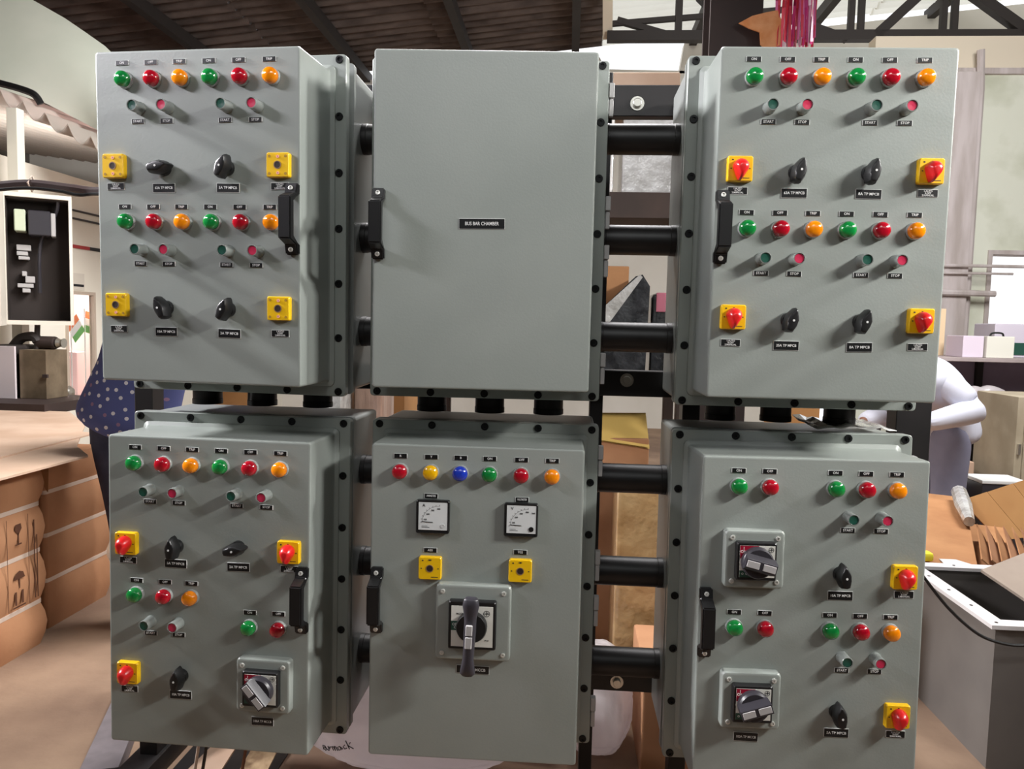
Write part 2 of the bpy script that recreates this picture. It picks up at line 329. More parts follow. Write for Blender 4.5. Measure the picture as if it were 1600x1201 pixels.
# rotary breaker knob (black pointer)
b = MB(); b.lathe([(0.0150, 0.0), (0.0150, -0.006), (0.0140, -0.010), (0.0, -0.010)], 18)
out = [(-0.008, -0.0215), (0.0, -0.0235), (0.008, -0.0215), (0.0125, -0.008), (0.0130, 0.004), (0.0085, 0.014), (0.0035, 0.0225), (0.0, 0.0250), (-0.0035, 0.0225), (-0.0085, 0.014), (-0.0130, 0.004), (-0.0125, -0.008)]
sc_ = lambda s, y: [(x * s, y, z * (0.5 + 0.5 * s)) for x, z in out]
b.loops([sc_(1.0, -0.009), sc_(0.98, -0.022), sc_(0.7, -0.032), sc_(0.42, -0.034)]); knob_me = b.mesh('breaker_knob', M_BLACKP, 40)
b = MB(); b.lathe([(0.0022, -0.0338), (0.0022, -0.0345), (0.0, -0.0345)], 8); dot_me = b.mesh('pointer_dot', M_WHITE)
# selector: yellow plate, red teardrop, marks
b = MB(); b.loops([rrect(0.0235, 0.0235, 0.004, 0.0), rrect(0.0235, 0.0235, 0.004, -0.009), rrect(0.0220, 0.0220, 0.004, -0.0115)]); yel_me = b.mesh('selector_plate', M_YEL)
b = MB()
tear = [(0.0145 * math.cos(math.radians(a)), 0.003 + 0.0145 * math.sin(math.radians(a))) for a in range(-25, 206, 21)] + [(-0.0060, -0.0165), (-0.0025, -0.0215), (0.0025, -0.0215), (0.0060, -0.0165)]
tl = lambda s, y, dz=0: [(x * s, y, z * s + dz) for x, z in tear]
b.loops([tl(1.0, -0.0115), tl(1.0, -0.018), tl(0.86, -0.027), tl(0.6, -0.033, -0.001), tl(0.3, -0.0345, -0.001)]); red_me = b.mesh('selector_knob', M_REDK, 50)
b = MB()
b.box(-0.016, -0.013, -0.0119, -0.0113, 0.0150, 0.0175).box(-0.0015, 0.0015, -0.0119, -0.0113, 0.0160, 0.0185).box(-0.0185, -0.016, -0.0119, -0.0113, -0.001, 0.001).box(0.0160, 0.0185, -0.0119, -0.0113, -0.001, 0.001).box(0.003, 0.017, -0.0119, -0.0113, -0.0180, -0.0168)
mark_me = b.mesh('dial_marks', M_INK)
b = MB(); b.lathe([(0.0062, -0.0117), (0.0062, -0.0121), (0.0, -0.0121)], 16, 0); b.lathe([(0.0078, -0.0114), (0.0078, -0.0124), (0.0062, -0.0124), (0.0062, -0.0118)], 16, 1); hole_me = b.mesh('shaft_hole', [M_HOLE, mat('brass_grey', (150, 120, 96), 0.4, metal=0.4)])
b = MB(); b.lathe([(0.0030, -0.0113), (0.0030, -0.0128), (0.0012, -0.0128), (0.0012, -0.0120), (0.0, -0.0120)], 10); pinks_me = b.mesh('screw', mat('copper_screw', (244, 178, 160), 0.4))
b = MB()
for (x, z) in ((-0.0165, 0.0165), (0.0165, 0.0165), (-0.0165, -0.0165), (0.0165, -0.0165)): b.lathe([(0.0028, -0.0110), (0.0028, -0.0119), (0.0, -0.0119)], 8, 0, T(x, 0, z))
pit_me = b.mesh('corner_pits', mat('yellow_pit', (170, 128, 10), 0.6))
# nameplate
def plate_mesh(w, h, kind):
    b = MB(); b.box(-w / 2, w / 2, -0.0012, 0, -h / 2, h / 2, 0, 1, 1); e = 0.0007
    if kind == 'notch':    # small label with white notched ends
        b.box(-w / 2 + 0.0011, w / 2 - 0.0011, -0.0016, -0.0010, -h / 2 + 0.0002, h / 2 - 0.0002)
    else:
        b.box(-w / 2 + e, w / 2 - e, -0.0016, -0.0010, -h / 2 + e, h / 2 - e)
    return b.mesh('nameplate', [M_PLATE, M_WHITE])
PLT = {'s': plate_mesh(0.0280, 0.0092, 'notch'), 'a': plate_mesh(0.037, 0.0140, 'edge'), 'm': plate_mesh(0.048, 0.0180, 'edge'), 'b': plate_mesh(0.090, 0.0205, 'edge'), 'l': plate_mesh(0.068, 0.0170, 'edge')}
PWD = {'s': 0.0195, 'a': 0.022, 'm': 0.038, 'b': 0.066, 'l': 0.052}
PSZ = {'s': 0.0066, 'a': 0.0046, 'm': 0.0082, 'b': 0.0112, 'l': 0.0095}
# door handle
b = MB()
prof = [(0.0, 0.0685), (-0.013, 0.0685), (-0.018, 0.050), (-0.046, 0.040), (-0.046, -0.040), (-0.018, -0.050), (-0.013, -0.0685), (0.0, -0.0685), (0.0, -0.047), (-0.010, -0.044), (-0.028, -0.032), (-0.028, 0.032), (-0.010, 0.044), (0.0, 0.047)]
n = len(prof); vs = [(-0.0125, y, z) for y, z in prof] + [(0.0125, y, z) for y, z in prof]
quads = [(0, 1, 2, 12, 13), (2, 3, 11, 12), (3, 4, 10, 11), (4, 5, 9, 10), (5, 6, 7, 8, 9)]
fs = [tuple(q) for q in quads] + [tuple(i + n for i in q[::-1]) for q in quads] + [(i, i + n, (i + 1) % n + n, (i + 1) % n) for i in range(n)]
t = bmesh.new(); bv = [t.verts.new(v) for v in vs]
for f_ in fs: t.faces.new([bv[i] for i in f_])
bmesh.ops.recalc_face_normals(t, faces=t.faces[:]); bmesh.ops.bevel(t, geom=[e for e in t.edges if len(e.link_faces) == 2 and e.calc_face_angle(0) > 0.3], offset=0.0025, segments=2, affect='EDGES')
b._merge(t); handle_me = b.mesh('handle', M_BLACKP, 25)
b = MB(); b.lathe([(0.0046, 0.001), (0.0046, -0.0022), (0.0022, -0.0026), (0.0022, -0.0008), (0.0, -0.0008)], 12); scr_me = b.mesh('screw', M_SCREW)
# breaker mounting plates, rotary units
def brk_plate(w, h, t):
    b = MB(); b.loops([rrect(w, h, 0.008, 0.0), rrect(w, h, 0.008, -t + 0.005), rrect(w - 0.002, h - 0.002, 0.008, -t + 0.0015), rrect(w - 0.006, h - 0.006, 0.006, -t)]); return b.mesh('breaker_plate', M_PAINT)
plateS, plateL = brk_plate(0.057, 0.0565, 0.020), brk_plate(0.0765, 0.078, 0.020)
b = MB(); b.loops([rrect(0.038, 0.037, 0.004, 0.0), rrect(0.038, 0.037, 0.004, -0.012), rrect(0.036, 0.035, 0.004, -0.0145)]); unitS = b.mesh('breaker_unit', M_BLACKP)
b = MB(); b.loops([rrect(0.048, 0.0495, 0.004, 0.0), rrect(0.048, 0.0495, 0.004, -0.012), rrect(0.046, 0.0475, 0.004, -0.0145)]); unitL = b.mesh('breaker_unit', M_BLACKP)
b = MB(); b.box(-0.032, 0.034, -0.0152, -0.0140, -0.030, 0.031, 0, 1, 0)
b.faces([(-0.032, -0.0154, 0.031), (0.004, -0.0154, 0.031), (-0.010, -0.0154, 0.010), (-0.032, -0.0154, 0.006)], [(0, 1, 2, 3)], 1)
b.box(-0.032, -0.008, -0.0154, -0.0148, -0.030, -0.017, 0, 1, 2)
faceS = b.mesh('face_label', [M_WHLAB, M_REDLAB, M_GRNLAB])
b = MB(); b.box(-0.042, 0.042, -0.0152, -0.0140, -0.043, 0.040, 0, 1, 0); b.box(-0.042, -0.016, -0.0154, -0.0148, -0.010, 0.009, 0, 1, 2); faceL = b.mesh('face_label', [M_WHLAB, M_REDLAB, M_GRNLAB])
def ring_logo(r):
    b = MB(); n = 20
    for k in range(n):
        a0, a1 = 2 * PI * k / n, 2 * PI * (k + 1) / n; r2 = r * 0.82
        b.faces([(r * math.cos(a0), 0, r * math.sin(a0)), (r * math.cos(a1), 0, r * math.sin(a1)), (r2 * math.cos(a1), 0, r2 * math.sin(a1)), (r2 * math.cos(a0), 0, r2 * math.sin(a0))], [(0, 1, 2, 3)])
    b.box(-r * 0.75, r * 0.75, -0.0001, 0.0001, -r * 0.12, r * 0.08); b.box(-r * 0.05, r * 0.12, -0.0001, 0.0001, -r * 0.7, r * 0.75); b.box(r * 0.05, r * 0.5, -0.0001, 0.0001, r * 0.2, r * 0.34)
    return b.mesh('logo', M_INK)
logo_me = ring_logo(0.0052)
b = MB(); b.lathe([(0.030, -0.0145), (0.030, -0.026), (0.027, -0.031), (0.0, -0.031)], 28)
tp = lambda w, l, y: [(-l, y, -w), (l, y, -w), (l, y, w), (-l, y, w)]
b.loops([tp(0.016, 0.028, -0.030), tp(0.0105, 0.030, -0.046), tp(0.0085, 0.0295, -0.048)]); rotor_me = b.mesh('rotary_handle', M_DKGREY, 30)
b = MB(); b.box(-0.0275, -0.0035, -0.0492, -0.0475, -0.0065, 0.0065, 0.0006, 1).box(0.0035, 0.0275, -0.0492, -0.0475, -0.0065, 0.0065, 0.0006, 1); pad_me = b.mesh('handle_pad', M_LTGREY)
# large lever
b = MB(); b.lathe([(0.031, -0.0145), (0.031, -0.026), (0.029, -0.030), (0.0, -0.030)], 28); hubL = b.mesh('hub', M_BLACKP)
b = MB()
sec = [(0.074, -0.060, 0.010, 0.006), (0.070, -0.060, 0.0145, 0.010), (0.058, -0.060, 0.0165, 0.012), (0.044, -0.058, 0.0140, 0.012), (0.030, -0.055, 0.0120, 0.014), (0.0, -0.052, 0.0120, 0.020), (-0.030, -0.055, 0.0110, 0.014), (-0.050, -0.058, 0.0110, 0.011), (-0.066, -0.058, 0.0135, 0.011), (-0.078, -0.057, 0.0150, 0.010), (-0.084, -0.056, 0.0100, 0.006)]
b.loops([[(hw * math.copysign(abs(math.cos(2 * PI * k / 14)) ** 0.7, math.cos(2 * PI * k / 14)), yc + hd * math.copysign(abs(math.sin(2 * PI * k / 14)) ** 0.7, math.sin(2 * PI * k / 14)), z) for k in range(14)] for z, yc, hw, hd in sec])
lever_me = b.mesh('lever', M_DKGREY, 50)
b = MB(); b.box(-0.0065, 0.0065, -0.0745, -0.069, 0.002, 0.0225, 0.001, 1).box(-0.0065, 0.0065, -0.0745, -0.069, -0.0235, -0.001, 0.001, 1); padL = b.mesh('handle_pad', M_LTGREY)
# meter
b = MB(); b.loops([rrect(0.034, 0.034, 0.004, 0.0), rrect(0.034, 0.034, 0.004, -0.010), rrect(0.0325, 0.0325, 0.003, -0.012), rrect(0.0305, 0.0305, 0.002, -0.012), rrect(0.0305, 0.0305, 0.002, -0.0105)]); meter_me = b.mesh('meter', M_BLACKP)
b = MB(); b.box(-0.0285, 0.0305, -0.0116, -0.0102, -0.0265, 0.0305); mface_me = b.mesh('dial', M_FACE)
b = MB()
for k in range(9):
    a = math.radians(178 - k * 11); r0, r1 = 0.0360, 0.0385; cx, cz = 0.014, -0.013; ca, sa = math.cos(a), math.sin(a); wv = 0.0004
    b.faces([(cx + ca * r0 - sa * wv, -0.0118, cz + sa * r0 + ca * wv), (cx + ca * r1 - sa * wv, -0.0118, cz + sa * r1 + ca * wv), (cx + ca * r1 + sa * wv, -0.0118, cz + sa * r1 - ca * wv), (cx + ca * r0 + sa * wv, -0.0118, cz + sa * r0 - ca * wv)], [(0, 1, 2, 3)])
for k in range(12):
    a0, a1 = math.radians(178 - k * 7.4), math.radians(178 - (k + 1) * 7.4); cx, cz = 0.014, -0.013
    b.faces([(cx + math.cos(a0) * 0.0360, -0.0118, cz + math.sin(a0) * 0.0360), (cx + math.cos(a1) * 0.0360, -0.0118, cz + math.sin(a1) * 0.0360), (cx + math.cos(a1) * 0.0355, -0.0118, cz + math.sin(a1) * 0.0355), (cx + math.cos(a0) * 0.0355, -0.0118, cz + math.sin(a0) * 0.0355)], [(0, 1, 2, 3)])
b.box(-0.022, -0.006, -0.0119, -0.0117, -0.0215, -0.0207).box(-0.022, -0.010, -0.0119, -0.0117, -0.0188, -0.0182)
scale_me = b.mesh('dial_scale', M_INK)
b = MB(); b.box(-0.019, 0.003, -0.0126, -0.0120, -0.0006, 0.0006); needle_me = b.mesh('needle', M_BLACKP)
b = MB(); b.lathe([(0.0050, -0.0110), (0.0050, -0.0130), (0.0, -0.0130)], 16); mscr_me = b.mesh('adjuster', M_BLACKP)
M_CLEAR = mat('clear_plastic_grey', (196, 198, 198), 0.2)
b = MB(); b.lathe([(0.0042, -0.0110), (0.0042, -0.0126), (0.0020, -0.0126), (0.0, -0.0120)], 16); mscr2_me = b.mesh('adjuster', M_CLEAR)

class Enc:
    def __init__(s, name, label, group, pos, rot, hinge, zc):
        x, y, z = pos; z += 1.15
        s.root = empty(name, (x, 0.15, z - FH), label, 'control panel', group)
        inv = s.root.matrix_basis.inverted() if False else Matrix.Translation((-x, -0.15, -(z - FH)))
        s.inv = inv
        yaw, pit, rol = rot
        s.D = T(x, y, z) @ Matrix.Rotation(yaw, 4, 'Z') @ Matrix.Rotation(pit, 4, 'X') @ Matrix.Rotation(rol, 4, 'Y')
        yh = (s.D @ Vector((hinge * FW, 0.017, 0))).y
        put('body', body_me, s.root, inv @ T(x, yh, z) @ Matrix.Rotation(pit, 4, 'X'))
        s.door = put('door', door_me, s.root, inv @ s.D)
        for i in range(5):
            for j in range(7):
                if i in (0, 4) or j in (0, 6): put('bolt', bolt_me, s.door, T(WB * (i / 2 - 1), 0.0, HB * (1 - j / 3)))
        for hz in (0.283, 0.048, -0.055, -0.287):
            put('hinge', hinge_me, s.root, inv @ s.D @ T(hinge * (FW + 0.0055), 0.01, hz + (0 if hz > 0.1 or -0.1 < hz < 0 else 0)))
    def on(s, name, me, x, z, dy=0.0, rot=0.0):
        return put(name, me, s.root, s.inv @ s.D @ T(x / 1000, -DD - dy, z / 1000) @ RY(rot))
    def plate(s, t, x, z, k='s'):
        o = s.on('nameplate', PLT[k], x, z, 0.0, random.uniform(-1.2, 1.2))
        put('lettering', text_mesh(t, PSZ[k], 'w', M_WHITE, PWD[k]), o, T(0, -0.0017, 0)); return o
    def lamp(s, c, t, x, z, px=None, pz=None):
        o = s.on('indicator_lamp', bez_me, x, z); o['label'] = c + ' indicator lamp'
        put('lens', lens_me[c], o); s.plate(t, x if px is None else px, z + 32 if pz is None else pz)
    def button(s, c, x, z, px, pz):
        o = s.on('push_button', btn_me, x, z); o['label'] = ('green' if c == 'g' else 'red') + ' push button'
        put('cap', cap_me[c], o); s.plate('START' if c == 'g' else 'STOP', px, pz)
    def knob(s, x, z, rot, t, px, pz):
        o = s.on('breaker_knob', knob_me, x, z, 0, rot); put('pointer_dot', dot_me, o); s.plate(t, px, pz, 'm')
    def selector(s, x, z, kind, rot=0.0, plate=None):
        o = s.on('selector_switch', yel_me, x, z)
        if kind == 'red':
            o['label'] = 'yellow selector plate with red knob'; put('dial_marks', mark_me, o)['kind'] = 'stuff'; put('selector_knob', red_me, o, RY(rot))
        else:
            o['label'] = 'yellow selector plate without knob'; put('shaft_hole', hole_me, o)
            if kind == 'screws':
                put('corner_pits', pit_me, o)['kind'] = 'stuff'; put('screw', pinks_me, o, T(0.001, 0, 0.0155)); put('screw', pinks_me, o, T(0.001, 0, -0.0155))
            else:
                put('dial_marks', mark_me, o)['kind'] = 'stuff'; put('lettering', text_mesh('OFF', 0.0042, 'k', M_INK), o, T(0, -0.0118, 0.0172))
        if plate: s.plate('1.AUTO\n0.OFF\n2.MANUAL', plate[0], plate[1], 'a')
    def handle(s, x, z):
        o = s.on('handle', handle_me, x, z)
        for sg in (1, -1): put('screw', scr_me, o, T(0, -0.0158, sg * 0.0585) @ RX(-15 * sg))
    def breaker(s, x, z, rot, big=False):
        p = s.on('breaker_plate', plateL if big else plateS, x, z)
        a, c = (0.062, 0.0635) if big else (0.043, 0.0425)
        for sx in (-1, 1):
            for sz in (-1, 1): put('screw', scr_me, p, T(sx * a, -0.020, sz * c))
        u = s.on('breaker_unit', unitL if big else unitS, x, z, 0.020)
        put('face_label', faceL if big else faceS, u)
        if big:
            put('hub', hubL, u); put('lever', lever_me, u, RY(2)); put('handle_pad', padL, u, RY(2))
            put('logo', logo_me, u, T(0.029, -0.0156, 0.026) @ Matrix.Scale(1.25, 4)); put('lettering', text_mesh('MCCB', 0.005, 'k', M_INK), u, T(-0.025, -0.0156, 0.024))
            put('lettering', text_mesh('OFF\nO', 0.0075, 'w', M_WHITE), u, T(-0.0335, -0.0156, -0.001)); put('lettering', text_mesh('IP 54', 0.004, 'k', M_INK), u, T(0.030, -0.0156, -0.029))
        else:
            h = put('rotary_handle', rotor_me, u, RY(rot)); put('handle_pad', pad_me, u, RY(rot))
            put('logo', logo_me, u, T(0.0265, -0.0156, 0.0235)); put('lettering', text_mesh('I\nON', 0.0075, 'w', M_WHITE), u, T(-0.025, -0.0157, 0.0225))
            put('lettering', text_mesh('O  OFF', 0.0055, 'w', M_WHITE), u, T(-0.020, -0.0157, -0.0235))
    def meter(s, x, z, t, nums, clear):
        o = s.on('panel_meter', meter_me, x, z); put('dial', mface_me, o); put('dial_scale', scale_me, o)
        put('needle', needle_me, o, T(-0.002, 0, -0.0105) @ RY(3)); put('lettering', text_mesh(t, 0.0085, 'k', M_INK), o, T(-0.018, -0.0119, 0.0235))
        for i, nm in enumerate(nums):
            a = math.radians(165 - i * 24); put('lettering', text_mesh(nm, 0.0045, 'k', M_INK), o, T(0.014 + 0.030 * math.cos(a), -0.0119, -0.013 + 0.030 * math.sin(a)))
        put('adjuster', mscr2_me if clear else mscr_me, o, T(0.021, 0, -0.0175))

GRP = 'grey control enclosures of the switchboard'
X6, ROW = (-156, -94, -33, 29, 91, 154), ('green', 'red', 'orange') * 2
N6 = ('ON', 'OFF', 'TRIP') * 2
def two_feeders(e, sel, knobs, names, selrot=(0, 0, 0, 0), sh=1):
    for r, (pz, lz, sz, bz, yz, az) in enumerate(((304, 271, 191, 216, 103, 64), (24, -6, -89, -62, -173, -222))):
        for x, c, t in zip(X6, ROW, N6): e.lamp(c, t, x + sh, lz, x, pz)
        for x, c in ((-124, 'g'), (-62, 'r'), (62, 'g'), (125, 'r')): e.button(c, x + sh - 1, bz, x, sz)
        e.selector(-174, yz, sel, selrot[2 * r], (-175, az)); e.selector(175, yz, sel, selrot[2 * r + 1], (175, az))
        e.knob(-68, yz - 4, knobs[2 * r], names[2 * r], -70, az - 3); e.knob(66, yz - 4, knobs[2 * r + 1], names[2 * r + 1], 67, az - 3)
UL = Enc('control_enclosure', 'grey enclosure with bare yellow selector plates missing their red knobs, door handle at right', GRP, (-0.608, -0.0084, 0.3168), (-0.0802, 0.0131, 0.0026), -1, 0)
two_feeders(UL, 'screws', (80, 22, -22, 22), ('63A TP MPCB', '5A TP MPCB', '10A TP MPCB', '2A TP MPCB'), sh=6); UL.handle(204, 0)
UC = Enc('busbar_enclosure', 'grey enclosure with plain door and a single BUS BAR CHAMBER nameplate', GRP, (-0.0575, 0.0065, 0.3185), (0.0464, 0.0073, 0.0003), 1, 0)
UC.plate('BUS BAR CHAMBER', -2, -2, 'b'); UC.handle(-204, -7)
UR = Enc('control_enclosure', 'grey enclosure with two lamp rows, four red selector knobs and a handle at left', GRP, (0.6035, -0.0055, 0.3189), (0.0238, 0.0086, -0.0006), 1, 0)
two_feeders(UR, 'red', (14, 10, 16, 16), ('63A TP MPCB', '8A TP MPCB', '25A TP MPCB', '8A TP MPCB'), (4, 8, 4, 6)); UR.handle(-204, -5)
LL = Enc('control_enclosure', 'grey enclosure with one rotary breaker handle below a lone green and red lamp pair', GRP, (-0.604, -0.0002, -0.4551), (-0.0238, -0.0074, 0.0034), -1, 0)
e = LL
for x, c, t in zip(X6, ROW, N6): e.lamp(c, t, x + 1, 272, x, 304)
for x, c in ((-124, 'g'), (-62, 'r'), (62, 'g'), (125, 'r')): e.button(c, x, 217, x, 192)
e.selector(-173, 103, 'red', 6, (-173, 66)); e.selector(175, 103, 'red', 4, (174, 66)); e.knob(-67, 101, 0, '5A TP MPCB', -69, 64); e.knob(66, 105, 78, '2A TP MPCB', 66, 64)
for x, c, t in zip((-155, -92, -35), ROW, N6): e.lamp(c, t, x, -5, x, 24)
for x, c in ((-124, 'g'), (-63, 'r')): e.button(c, x, -62, x, -87)
e.lamp('green', 'ON', 91, -60, 91, -30); e.lamp('red', 'OFF', 153, -60, 152, -29)
e.selector(-171, -173, 'red', 4, (-172, -211)); e.knob(-57, -174, 3, '10A TP MPCB', -59, -216); e.breaker(127, -176, 50); e.plate('100A TP MCCB', 119, -260, 'm'); e.handle(204, 5)
LC = Enc('control_enclosure', 'grey enclosure with two panel meters and a long breaker lever', GRP, (-0.0557, 0.0171, -0.4558), (0.0107, -0.0106, -0.0006), 1, 0)
e = LC
for x, c, t in zip((-156, -93, -33, 26, 90, 152), ('red', 'yellow', 'blue', 'green', 'red', 'orange'), ('R', 'Y', 'B', 'ON', 'OFF', 'TRIP')): e.lamp(c, t, x, 273, x, 304)
e.meter(-87, 183, 'A', ('100', '200', '300', '400'), True); e.meter(92, 183, 'V', ('100', '200', '300', '400', '500'), False)
e.plate('AMMETER', -92, 224); e.plate('VOLTMETER', 93, 223); e.plate('ASS', -92, 112); e.plate('VSS', 92, 115)
e.selector(-91, 77, 'hole'); e.selector(93, 79, 'hole'); e.plate('400A TP MCCB', 0, -134, 'l'); e.breaker(0, -29, 0, True); e.handle(-200, 6)
LR = Enc('control_enclosure', 'grey enclosure with two rotary breaker handles one above the other', GRP, (0.6034, -0.0094, -0.4536), (0.0281, -0.0172, -0.0051), 1, 0)
e = LR
for zl, zp, dx in ((271, 301, 0), (-7, 22, 1)):
    for x, c, t in ((-147, 'green', 'ON'), (-88, 'red', 'OFF'), (37, 'green', 'ON'), (95, 'red', 'OFF'), (153, 'orange', 'TRIP')): e.lamp(c, t, x + dx, zl, x + dx, zp)
for zb, zp in ((216, 190), (-61, -87)): e.button('g', 65, zb, 65, zp); e.button('r', 128, zb, 128, zp)
e.selector(174, 103, 'red', 8, (177, 67)); e.selector(173, -172, 'red', 10, (174, -211)); e.knob(55, 104, -6, '10A TP MPCB', 56, 61); e.knob(59, -170, -6, '5A TP MPCB', 60, -213)
e.breaker(-116, 132, 14); e.breaker(-113, -147, -18); e.plate('100A TP MCCB', -115, -228, 'm'); e.handle(-204, 2)

# ------------------------------------------------------------------ conduit pipes between enclosures
pipe_h = MB().lathe([(0.034, -0.031), (0.034, 0.031)], 20).mesh('conduit_pipe', M_BLACKM)
def pipe(p0, p1, r, label, group):
    c = (Vector(p0) + Vector(p1)) / 2; d = Vector(p1) - Vector(p0); l = d.length / 2
    q = d.to_track_quat('Y', 'Z').to_matrix().to_4x4()
    b = MB(); b.lathe([(r, -l), (r, l)], 24); e_ = 0.012
    b.lathe([(r * 1.03, -l), (r * 1.03, -l + e_), (r, -l + e_ * 1.1)], 24); b.lathe([(r, l - e_ * 1.1), (r * 1.03, l - e_), (r * 1.03, l)], 24)
    tag(put('conduit_pipe', b.mesh('conduit_pipe', M_BLACKM), None, T(*c) @ q), label, 'pipe', group)
xl0, xl1, xr0, xr1 = -0.608 + FW - 0.0065, -0.0575 - FW + 0.0065, -0.0565 + FW - 0.0065, 0.6035 - FW + 0.0065
for (zl, zr, lev) in ((1.69, 1.694, 'upper'), (1.465, 1.469, 'middle'), (1.247, 1.248, 'lower')):
    pipe((xl0, 0.13, zl), (xl1, 0.13, zl), 0.034, lev + ' black pipe from bus bar enclosure to the enclosure with bare yellow plates', 'pipes beside the bus bar enclosure')
    pipe((xr0, 0.13, zr), (xr1, 0.13, zr), 0.034, lev + ' black pipe from bus bar enclosure to the enclosure with four red knobs', 'pipes beside the bus bar enclosure')
for (zl, zr, lev) in ((0.918, 0.919, 'upper'), (0.695, 0.698, 'middle'), (0.478, 0.478, 'lower')):
    pipe((xl0 + 0.002, 0.13, zl), (xl1 + 0.002, 0.13, zl), 0.034, lev + ' black pipe from the meter enclosure to the single breaker handle enclosure', 'pipes beside the meter enclosure')
    pipe((xr0 + 0.001, 0.13, zr), (xr1, 0.13, zr), 0.034, lev + ' black pipe from the meter enclosure to the enclosure with two breaker handles', 'pipes beside the meter enclosure')
for xs, who in (((-0.74, -0.605, -0.469), 'beneath the enclosure with bare yellow plates'), ((-0.194, -0.057, 0.081), 'beneath the bus bar enclosure'), ((0.476, 0.601, 0.743), 'beneath the enclosure with four red knobs')):
    for x, lev in zip(xs, ('first', 'second', 'third')):
        nb = {'first': 'nearer its left side', 'second': 'at its middle', 'third': 'nearer its right side'}[lev]
        pipe((x, 0.13, 1.065 + 0.0), (x, 0.13, 1.113), 0.034, 'short upright black pipe ' + who + ', ' + nb, 'upright pipes between the two enclosure rows')

# ------------------------------------------------------------------ supporting frame
fr = empty('support_frame', (0, 0.27, 0), 'black steel frame of rails and posts carrying the six enclosures', 'frame')
def fbox(name, x0, x1, y0, y1, z0, z1, m=M_BLACKM):
    return put(name, MB().box(x0, x1, y0 - 0.27, y1 - 0.27, z0, z1, 0.002, 1).mesh(name, m), fr)
RB = MB().lathe([(0.017, 0.0), (0.017, -0.003), (0.0105, -0.003), (0.0105, -0.011), (0.009, -0.012), (0.0, -0.012)], 16).mesh('rail_bolt', M_ZINC)
for z0, z1, bz, bx in ((1.784, 1.859, 1.814, 0.274), (1.098, 1.163, 1.139, 0.272), (0.334, 0.396, 0.359, 0.273)):
    r_ = fbox('rail', -0.86, 0.86, 0.276, 0.312, z0, z1)
    for x in (bx, -0.39): put('rail_bolt', RB, r_, T(x, 0.006, bz))
for x0, x1 in ((-1.03, -0.98), (0.182, 0.216), (0.418, 0.462), (0.945, 1.03)): fbox('post', x0, x1, 0.312, 0.372, 0.0, 1.9 if 0 < x0 < 0.9 else 1.14)
for x0, x1 in ((0.17, 0.23), (0.41, 0.47)): fbox('foot', x0, x1, 0.24, 0.38, 0.0, 0.03)
for x0, x1 in ((-1.05, -0.97), (0.97, 1.05)): fbox('foot', x0, x1, -0.1, 0.6, 0.0, 0.06)

# ------------------------------------------------------------------ left side: cabin, awning, tarpaulin, cabinet
b = MB()
b.box(-3.625, -3.6, 2.5, 3.85, 0, 2.3).box(-3.625, -3.6, 4.17, 8.2, 0, 2.3).box(-3.625, -3.6, 3.85, 4.17, 0, 0.6).box(-3.625, -3.6, 3.85, 4.17, 1.43, 2.3)
struct('wall_left', b.mesh('wall_left', M_CONC))
M_FRAME = mat('aluminium_frame', (196, 180, 164), 0.4)
b = MB().box(-3.63, -3.588, 3.83, 3.855, 0.58, 1.45).box(-3.63, -3.588, 4.165, 4.19, 0.58, 1.45).box(-3.63, -3.588, 3.855, 4.165, 0.58, 0.605).box(-3.63, -3.588, 3.855, 4.165, 1.425, 1.45)
wn = struct('window_2', b.mesh('window_frame', M_FRAME))
put('pane', MB().box(-3.616, -3.612, 3.855, 4.165, 0.605, 1.425).mesh('pane', mat('clear_glass', (255, 255, 255), 0.02, trans=1.0, spec=0.4)), wn)
struct('wall_alcove', MB().box(-4.3, -4.25, 4.0, 6.2, 0.0, 2.0).mesh('wall_alcove', mat('office_pink_white', (246, 226, 226), 0.7)))
pl_ = bpy.data.lights.new('cabin_fill', 'POINT'); pl_.energy = 75; pl_.shadow_soft_size = 0.15; pl_.color = (1, 0.95, 0.93); plo = bpy.data.objects.new('cabin_fill', pl_); COL.objects.link(plo); plo.location = (-4.0, 4.35, 1.9)  # added fill light for the awning underside and cabin interior
M_SAF, M_GRN, M_FLW = mat('saffron_cloth', (240, 122, 58), 0.8), mat('green_cloth', (96, 178, 84), 0.8), mat('white_cloth', (240, 240, 238), 0.8)
for i, (y, z, tilt, lab) in enumerate(((3.93, 1.12, 38, 'small tricolour paper flag leaning over inside the cabin window'), (4.1, 1.22, -12, 'small tricolour paper flag upright inside the cabin window'))):
    fl = empty('tricolour_flag', (-3.665, y + 0.06, 0.62), lab, 'flag')
    Q = T(0, 0, z - 0.62) @ RX(tilt)
    for k, m in enumerate((M_GRN, M_FLW, M_SAF)): put('band', MB().box(-0.002, 0.002, 0, 0.15, 0.055 * k - 0.08, 0.055 * k - 0.025).mesh('band', m), fl, Q)
    put('stick', MB().tube([(0, 0, 0), (0, 0, z - 0.62 + 0.1)], 0.005).mesh('stick', M_FLW), fl)
tag(put('window_shelf', MB().box(-4.2, -3.631, 3.8, 4.75, 0.59, 0.62).mesh('window_shelf', M_CONC)), 'white shelf inside the cabin window carrying the flags', 'shelf')
tag(put('water_dispenser', MB().box(-3.86, -3.76, 4.2, 4.32, 0.62, 0.98, 0.02).mesh('water_dispenser', mat('pale_pink_plastic', (236, 200, 204), 0.4))), 'pale pink upright appliance inside the cabin window', 'appliance')
struct('trim_3', MB().box(-3.598, -3.590, 3.8, 3.98, 1.772, 1.797).box(-3.598, -3.590, 3.98, 4.13, 1.772, 1.797, 0, 1, 0).box(-3.598, -3.590, 4.13, 4.6, 1.772, 1.797, 0, 1, 1).mesh('painted_stripe', [mat('red_stripe', (168, 52, 54), 0.6), M_INK]))
